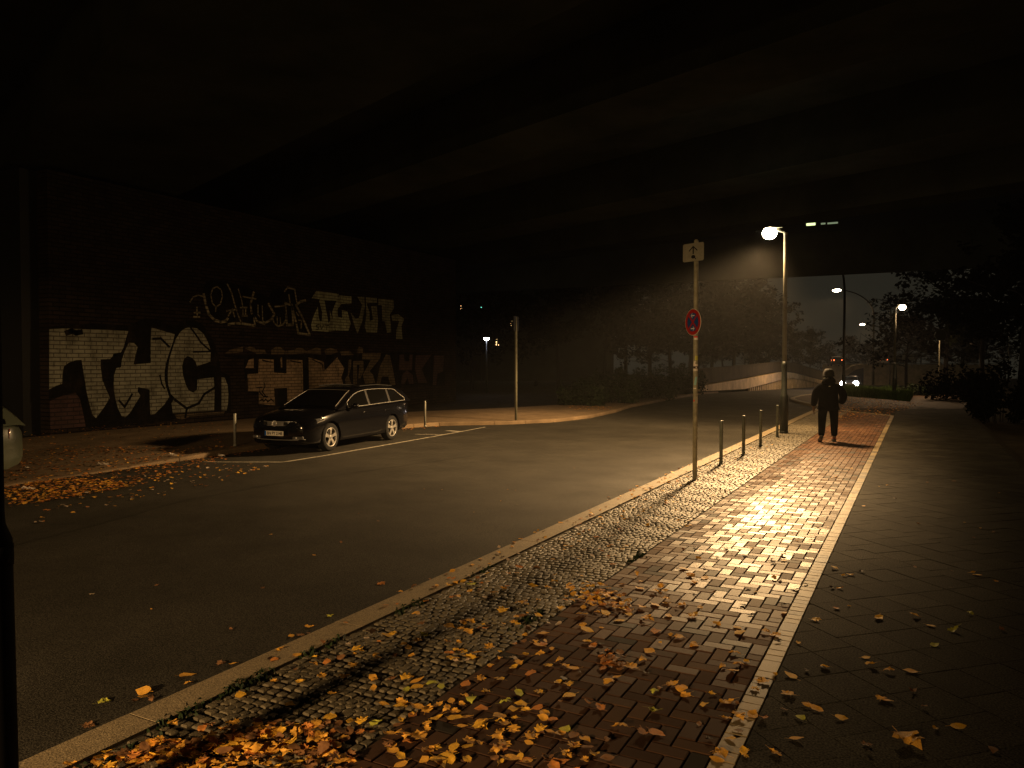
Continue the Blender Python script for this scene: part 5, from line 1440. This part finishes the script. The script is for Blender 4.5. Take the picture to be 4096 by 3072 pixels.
LA = "655,803,g 905,745,o 900,785,o 940,770,b 850,795,b 960,790,b 1190,690,o 1185,635,o 1470,565,o 1400,560,b 1840,387,o 1895,383,b 1955,328,o 2087,260,g 560,955,b 1095,945,o 1470,950,o 1515,765,y 1730,687,o 1895,677,y 1835,830,y 2035,645,o 1985,570,o 2170,655,o 2100,755,o 2080,907,y 1540,1065,y 1660,1045,y 1700,1015,y 1760,990,y 1870,1010,o 1980,965,o 2005,955,o 2105,993,r 2030,1040,o 1960,1055,o 1835,1065,y 2110,1070,r 2060,1140,o 1990,1110,o 1700,1090,o 1710,1125,o 1100,1145,g 760,1185,y 840,1195,o 990,1085,y 950,1100,o 1050,1110,o 1240,1100,o 1280,1150,o 1360,1090,r 1190,1140,o 1500,1110,o 1560,1150,y 1870,1195,y 1470,1190,o 1650,1150,o 440,1205,o 620,1205,o 700,1150,b 800,1140,b 1030,1190,o 1150,1185,b 1320,1190,o 1420,1150,b 1600,1195,o 1740,1180,o 2150,1170,o 1950,1180,y 1830,1140,o 580,128,w"
for s, Z in ((LB, Zb), (LCc, Zc), (LA, Za)):
    for tok in s.split():
        a, b, c = tok.split(','); leafsrc.append((*Z(float(a), float(b)), c, 1.0))
leafsrc.append((*Zc(1480, 1225), 'o', 1.6))
placed = []
for px, py, c, s in leafsrc:
    p = on_z(px, py, 0.0); z, w = surf(p.x, p.y)
    if w == 'road': p = on_z(px, py, -.117)
    dd = Vector((p.x, p.y, EYE)).length
    placed.append([dd, p.x, p.y, c, s])
placed.sort()
lamp_xy = lampbase.xy
def leaf_matrix(x, y, z, size, tiltk=1.0):
    rz_ = random.uniform(0, 2 * PI)
    # resting tilt: up to about 25 degrees in any direction
    E = Euler((random.gauss(0, .11) * tiltk, random.gauss(0, .11) * tiltk, rz_))
    return E, size
NIND = 0; cnt = {}
extra = []
for dd, x, y, c, s in placed:
    z, w = surf(x, y)
    si = random.choices(range(8), (3, 3, 3, 3, 3, 3, 3, 3))[0]
    if s > 1.5: si = 5
    size = random.choice((random.uniform(.055, .08), random.uniform(.075, .105))) * s * (.75 if c in 'bdw' else 1)
    if NIND >= 298: extra.append((x, y, z, c, si, size)); continue
    o = bpy.data.objects.new('fallen_leaf', LM[c, si]); COL.objects.link(o)
    E, size = leaf_matrix(x, y, z, size)
    o.rotation_euler = E; o.scale = (size, size, size)
    # rest the lowest point on the ground
    Rm = E.to_matrix(); lo = min((Rm @ v.co).z for v in LM[c, si].vertices) * size
    o.location = (x, y, z - lo + .001)
    word = SHAPES[si][1]; shape = {'0': 'flat', '1': 'curled', '2': 'flat', '3': 'arched', '4': 'flat', '5': 'arched', '6': 'folded', '7': 'wrinkled'}[str(si)]
    # how it lies: alone or beside others
    nb = sum(1 for q in placed if (q[1] - x) ** 2 + (q[2] - y) ** 2 < .15 ** 2) - 1
    comp = 'alone' if nb == 0 else ('next to another leaf' if nb == 1 else 'within a cluster of leaves')
    lab = f'{shape} {word} {LC[c][0]} leaf {MARK[w]}, lying {comp}' if s < 1.5 else 'largest curled orange leaf, lying alone on the dark slabs near the bottom right'
    tag(o, lab, 'leaf', 'fallen autumn leaves'); NIND += 1
# the countless rest: one object per carpet
def litter(name, pts):
    V = []; F = []; MI = []; mats = []; keys = 'yorbgdw'
    for k in keys: mats.append(M['leaf_' + k])
    for x, y, z, c, si, size in pts:
        me = LM[c, si]; E, size = leaf_matrix(x, y, z, size, 1.3); Rm = E.to_matrix()
        co = [Rm @ v.co * size for v in me.vertices]; lo = min(v.z for v in co); b = len(V)
        V += [(x + v.x, y + v.y, z + v.z - lo + .001) for v in co]
        for p in me.polygons: F.append([i + b for i in p.vertices]); MI.append(keys.index(c))
    me = mesh(name, V, F, smooth=True); me.polygons.foreach_set('material_index', MI)
    return stuff(link(name, me, mats))
pts = list(extra)
def scatter(poly, n, cols, smin=.05, smax=.09, dens=None, zoff=0.0, road=True):
    xs_ = [p[0] for p in poly]; ys_ = [p[1] for p in poly]; k = 0; tries = 0
    while k < n and tries < n * 40:
        tries += 1
        x, y = random.uniform(min(xs_), max(xs_)), random.uniform(min(ys_), max(ys_))
        if not inside((x, y), poly): continue
        if dens and random.random() > dens(x, y): continue
        z, w = surf(x, y)
        if w == 'road' and zoff == 0.0 and not road: continue
        pts.append((x, y, z + drop(y) + random.uniform(0, zoff), random.choice(cols), random.randrange(8), random.uniform(smin, smax))); k += 1
def pp(*a, z=0.): return [tuple(on_z(x, y, z).xy) for x, y in a]
# pile in the near corner
scatter(pp((300, 3060), (480, 2990), (700, 2960), (900, 2900), (1150, 2890), (1400, 2900), (1420, 3070), (1400, 3300), (200, 3300)), 260, 'obobrboyo', .05, .085, zoff=.015)
scatter(pp((560, 2990), (800, 2960), (1000, 2950), (1100, 2990), (1000, 3060), (500, 3060)), 50, 'oyrob', .05, .09, zoff=.025)
scatter(pp((1400, 2850), (2300, 2850), (2300, 3300), (1200, 3300)), 40, 'oyobrrbd', .05, .08)
scatter(pp((2240, 2330), (2420, 2340), (2540, 2420), (2500, 2470), (2330, 2440)), 70, 'oorboy', .045, .08, zoff=.02)
scatter(pp((2380, 2610), (2500, 2620), (2490, 2690), (2390, 2680)), 34, 'rbbd', .04, .07, zoff=.02)
scatter(pp((1150, 2330), (2500, 1800), (2760, 1900), (2100, 2700), (1000, 2750)), 260, 'oyobwrd', .035, .07, road=False)
scatter(pp((2750, 1800), (3100, 1760), (3000, 1950), (2700, 2150), (2400, 2250), (2450, 2050)), 260, 'wyobod', .035, .065, road=False)
scatter(pp((2500, 2300), (3450, 1850), (3300, 2150), (2900, 3000), (2000, 3000)), 70, 'odbbyd', .03, .06)
scatter(pp((3450, 1900), (4000, 1900), (4096, 3072), (2950, 3072)), 30, 'bdbyo', .03, .06)
# gutter line against the kerb
for _ in range(220):
    y = random.uniform(1.0, 16) ** 1.0; x = KX - abs(random.gauss(0, .10)) - .02
    if random.random() < .55 + .45 * mnoise.noise(Vector((y * 1.1, 0, 3))): pts.append((x, y, -.117, random.choice('bdrobd'), random.randrange(8), random.uniform(.03, .065)))
# scattered crumbs on the asphalt
scatter(pp((200, 2300), (1700, 1950), (2600, 1800), (1500, 2350), (300, 2900), z=-.117), 22, 'bdwob', .02, .05)
litter('leaf_litter', pts)
# the carpet on the far side, by the pale car
pts = []
cpt = on_z(260, 1950, -.1)
def far_d(x, y):
    return min(1, max(0, .95 - .10 * math.hypot((x - cpt.x) * .55, (y - cpt.y) * .8)) + .12)
scatter(pp((0, 1830), (300, 1790), (720, 1800), (1000, 1795), (820, 1870), (500, 1950), (100, 2020), (0, 2030), z=-.1), 1200, 'orbbrrbdd', .05, .085, far_d)
scatter(pp((0, 1700), (900, 1690), (900, 1790), (0, 1830), z=-.02), 420, 'rbbod', .05, .08)
scatter(pp((0, 1960), (200, 1900), (560, 1930), (300, 1985), (60, 2020), z=-.1), 500, 'orobor', .05, .085)
scatter(pp((150, 2010), (560, 1900), (1000, 1850), (1100, 1870), (700, 1980), (100, 2110), z=-.12), 120, 'oywor', .05, .08)
kl = []
for _ in range(420):
    y = random.uniform(2, 21); x = interp(LEFTK, y) + abs(random.gauss(0, .22)); kl.append((x, y, -.117, random.choice('orrbrd'), random.randrange(8), random.uniform(.045, .08)))
pts += kl
scatter(pp((2250, 1620), (2450, 1628), (2440, 1640), (2300, 1640), z=-.02), 160, 'rbob', .05, .08)
scatter(pp((3300, 1600), (3450, 1590), (3700, 1615), (3560, 1660), (3340, 1690)), 1300, 'rbrobd', .05, .09)
litter('leaf_litter', pts)
# pieces of paper litter on the far side
for px, py, w, h, lab in ((410, 1864, .22, .16, 'largest crumpled white paper scrap among the leaves by the pale car'), (690, 1832, .13, .12, 'small white paper ball near the far kerb'), (885, 1826, .16, .10, 'white paper scrap in the gutter close to the parked car'), (112, 1880, .15, .10, 'pinkish paper scrap right behind the pale car'), (112, 1957, .20, .08, 'flat pale paper scrap on the leaf carpet at far left')):
    q = on_z(px, py, -.1); z, w_ = surf(q.x, q.y)
    V = []; F = []
    for i in range(6):
        for k in range(6):
            V.append(((i / 5 - .5) * w, (k / 5 - .5) * h, .02 + .05 * abs(mnoise.noise(Vector((i * .6 + px, k * .7, 0)))) + .02 * (i % 2)))
    for i in range(5):
        for k in range(5): F.append([i * 6 + k, (i + 1) * 6 + k, (i + 1) * 6 + k + 1, i * 6 + k + 1])
    o = link('paper_scrap', mesh('paper_scrap', V, F), M['paper']); o.location = (q.x, q.y, z); o.rotation_euler = (R(-25), 0, YAW * .5 + random.uniform(-.5, .5))
    tag(o, lab, 'paper', 'paper litter on the far side')

# ---------------------------------------------------------------- night air, sky, camera
hz = MB().box((0, 80, 10), (420, 420, 36)).build('haze', None)
m = bpy.data.materials.new('haze'); N, L = nodes_of(m); N.remove(N['Principled BSDF'])
pv = N.new('ShaderNodeVolumePrincipled'); pv.inputs['Color'].default_value = (.95, .95, .92, 1); pv.inputs['Density'].default_value = HAZE; pv.inputs['Anisotropy'].default_value = .3
L.new(pv.outputs[0], N['Material Output'].inputs['Volume'])
hz.data.materials.clear(); hz.data.materials.append(m); stuff(hz)
hz.scale = (1, 1, 1)
W = bpy.data.worlds.new('World'); S.world = W; W.use_nodes = True
N, L = W.node_tree.nodes, W.node_tree.links
bg = N['Background']
sky = N.new('ShaderNodeTexSky'); sky.sky_type = 'NISHITA'; sky.sun_disc = False; sky.sun_elevation = R(-4); sky.sun_rotation = R(150)
bg.inputs[1].default_value = .01
L.new(sky.outputs[0], bg.inputs[0])
bg2 = N.new('ShaderNodeBackground'); bg2.inputs[0].default_value = (.0170, .0155, .0108, 1); bg2.inputs[1].default_value = 1.0   # glow of the town on the clouds
ad = N.new('ShaderNodeAddShader'); L.new(bg.outputs[0], ad.inputs[0]); L.new(bg2.outputs[0], ad.inputs[1]); L.new(ad.outputs[0], N['World Output'].inputs[0])

cd = bpy.data.cameras.new('camera'); cam = bpy.data.objects.new('camera', cd); COL.objects.link(cam)
cd.sensor_fit = 'HORIZONTAL'; cd.sensor_width = 36; cd.lens = 36 * FPX / 4096
cam.location = EYEP; cam.rotation_euler = (R(90) - PITCH, 0, YAW); cd.clip_end = 1500; cd.clip_start = .05
S.camera = cam
S.view_settings.view_transform = 'Standard'; S.view_settings.look = 'None'; S.view_settings.exposure = 0; S.view_settings.gamma = 1
S.render.engine = 'CYCLES'
cy = S.cycles
cy.max_bounces = 6; cy.diffuse_bounces = 3; cy.glossy_bounces = 3; cy.transmission_bounces = 4; cy.volume_bounces = 0; cy.transparent_max_bounces = 6
cy.sample_clamp_indirect = 4; cy.use_denoising = True
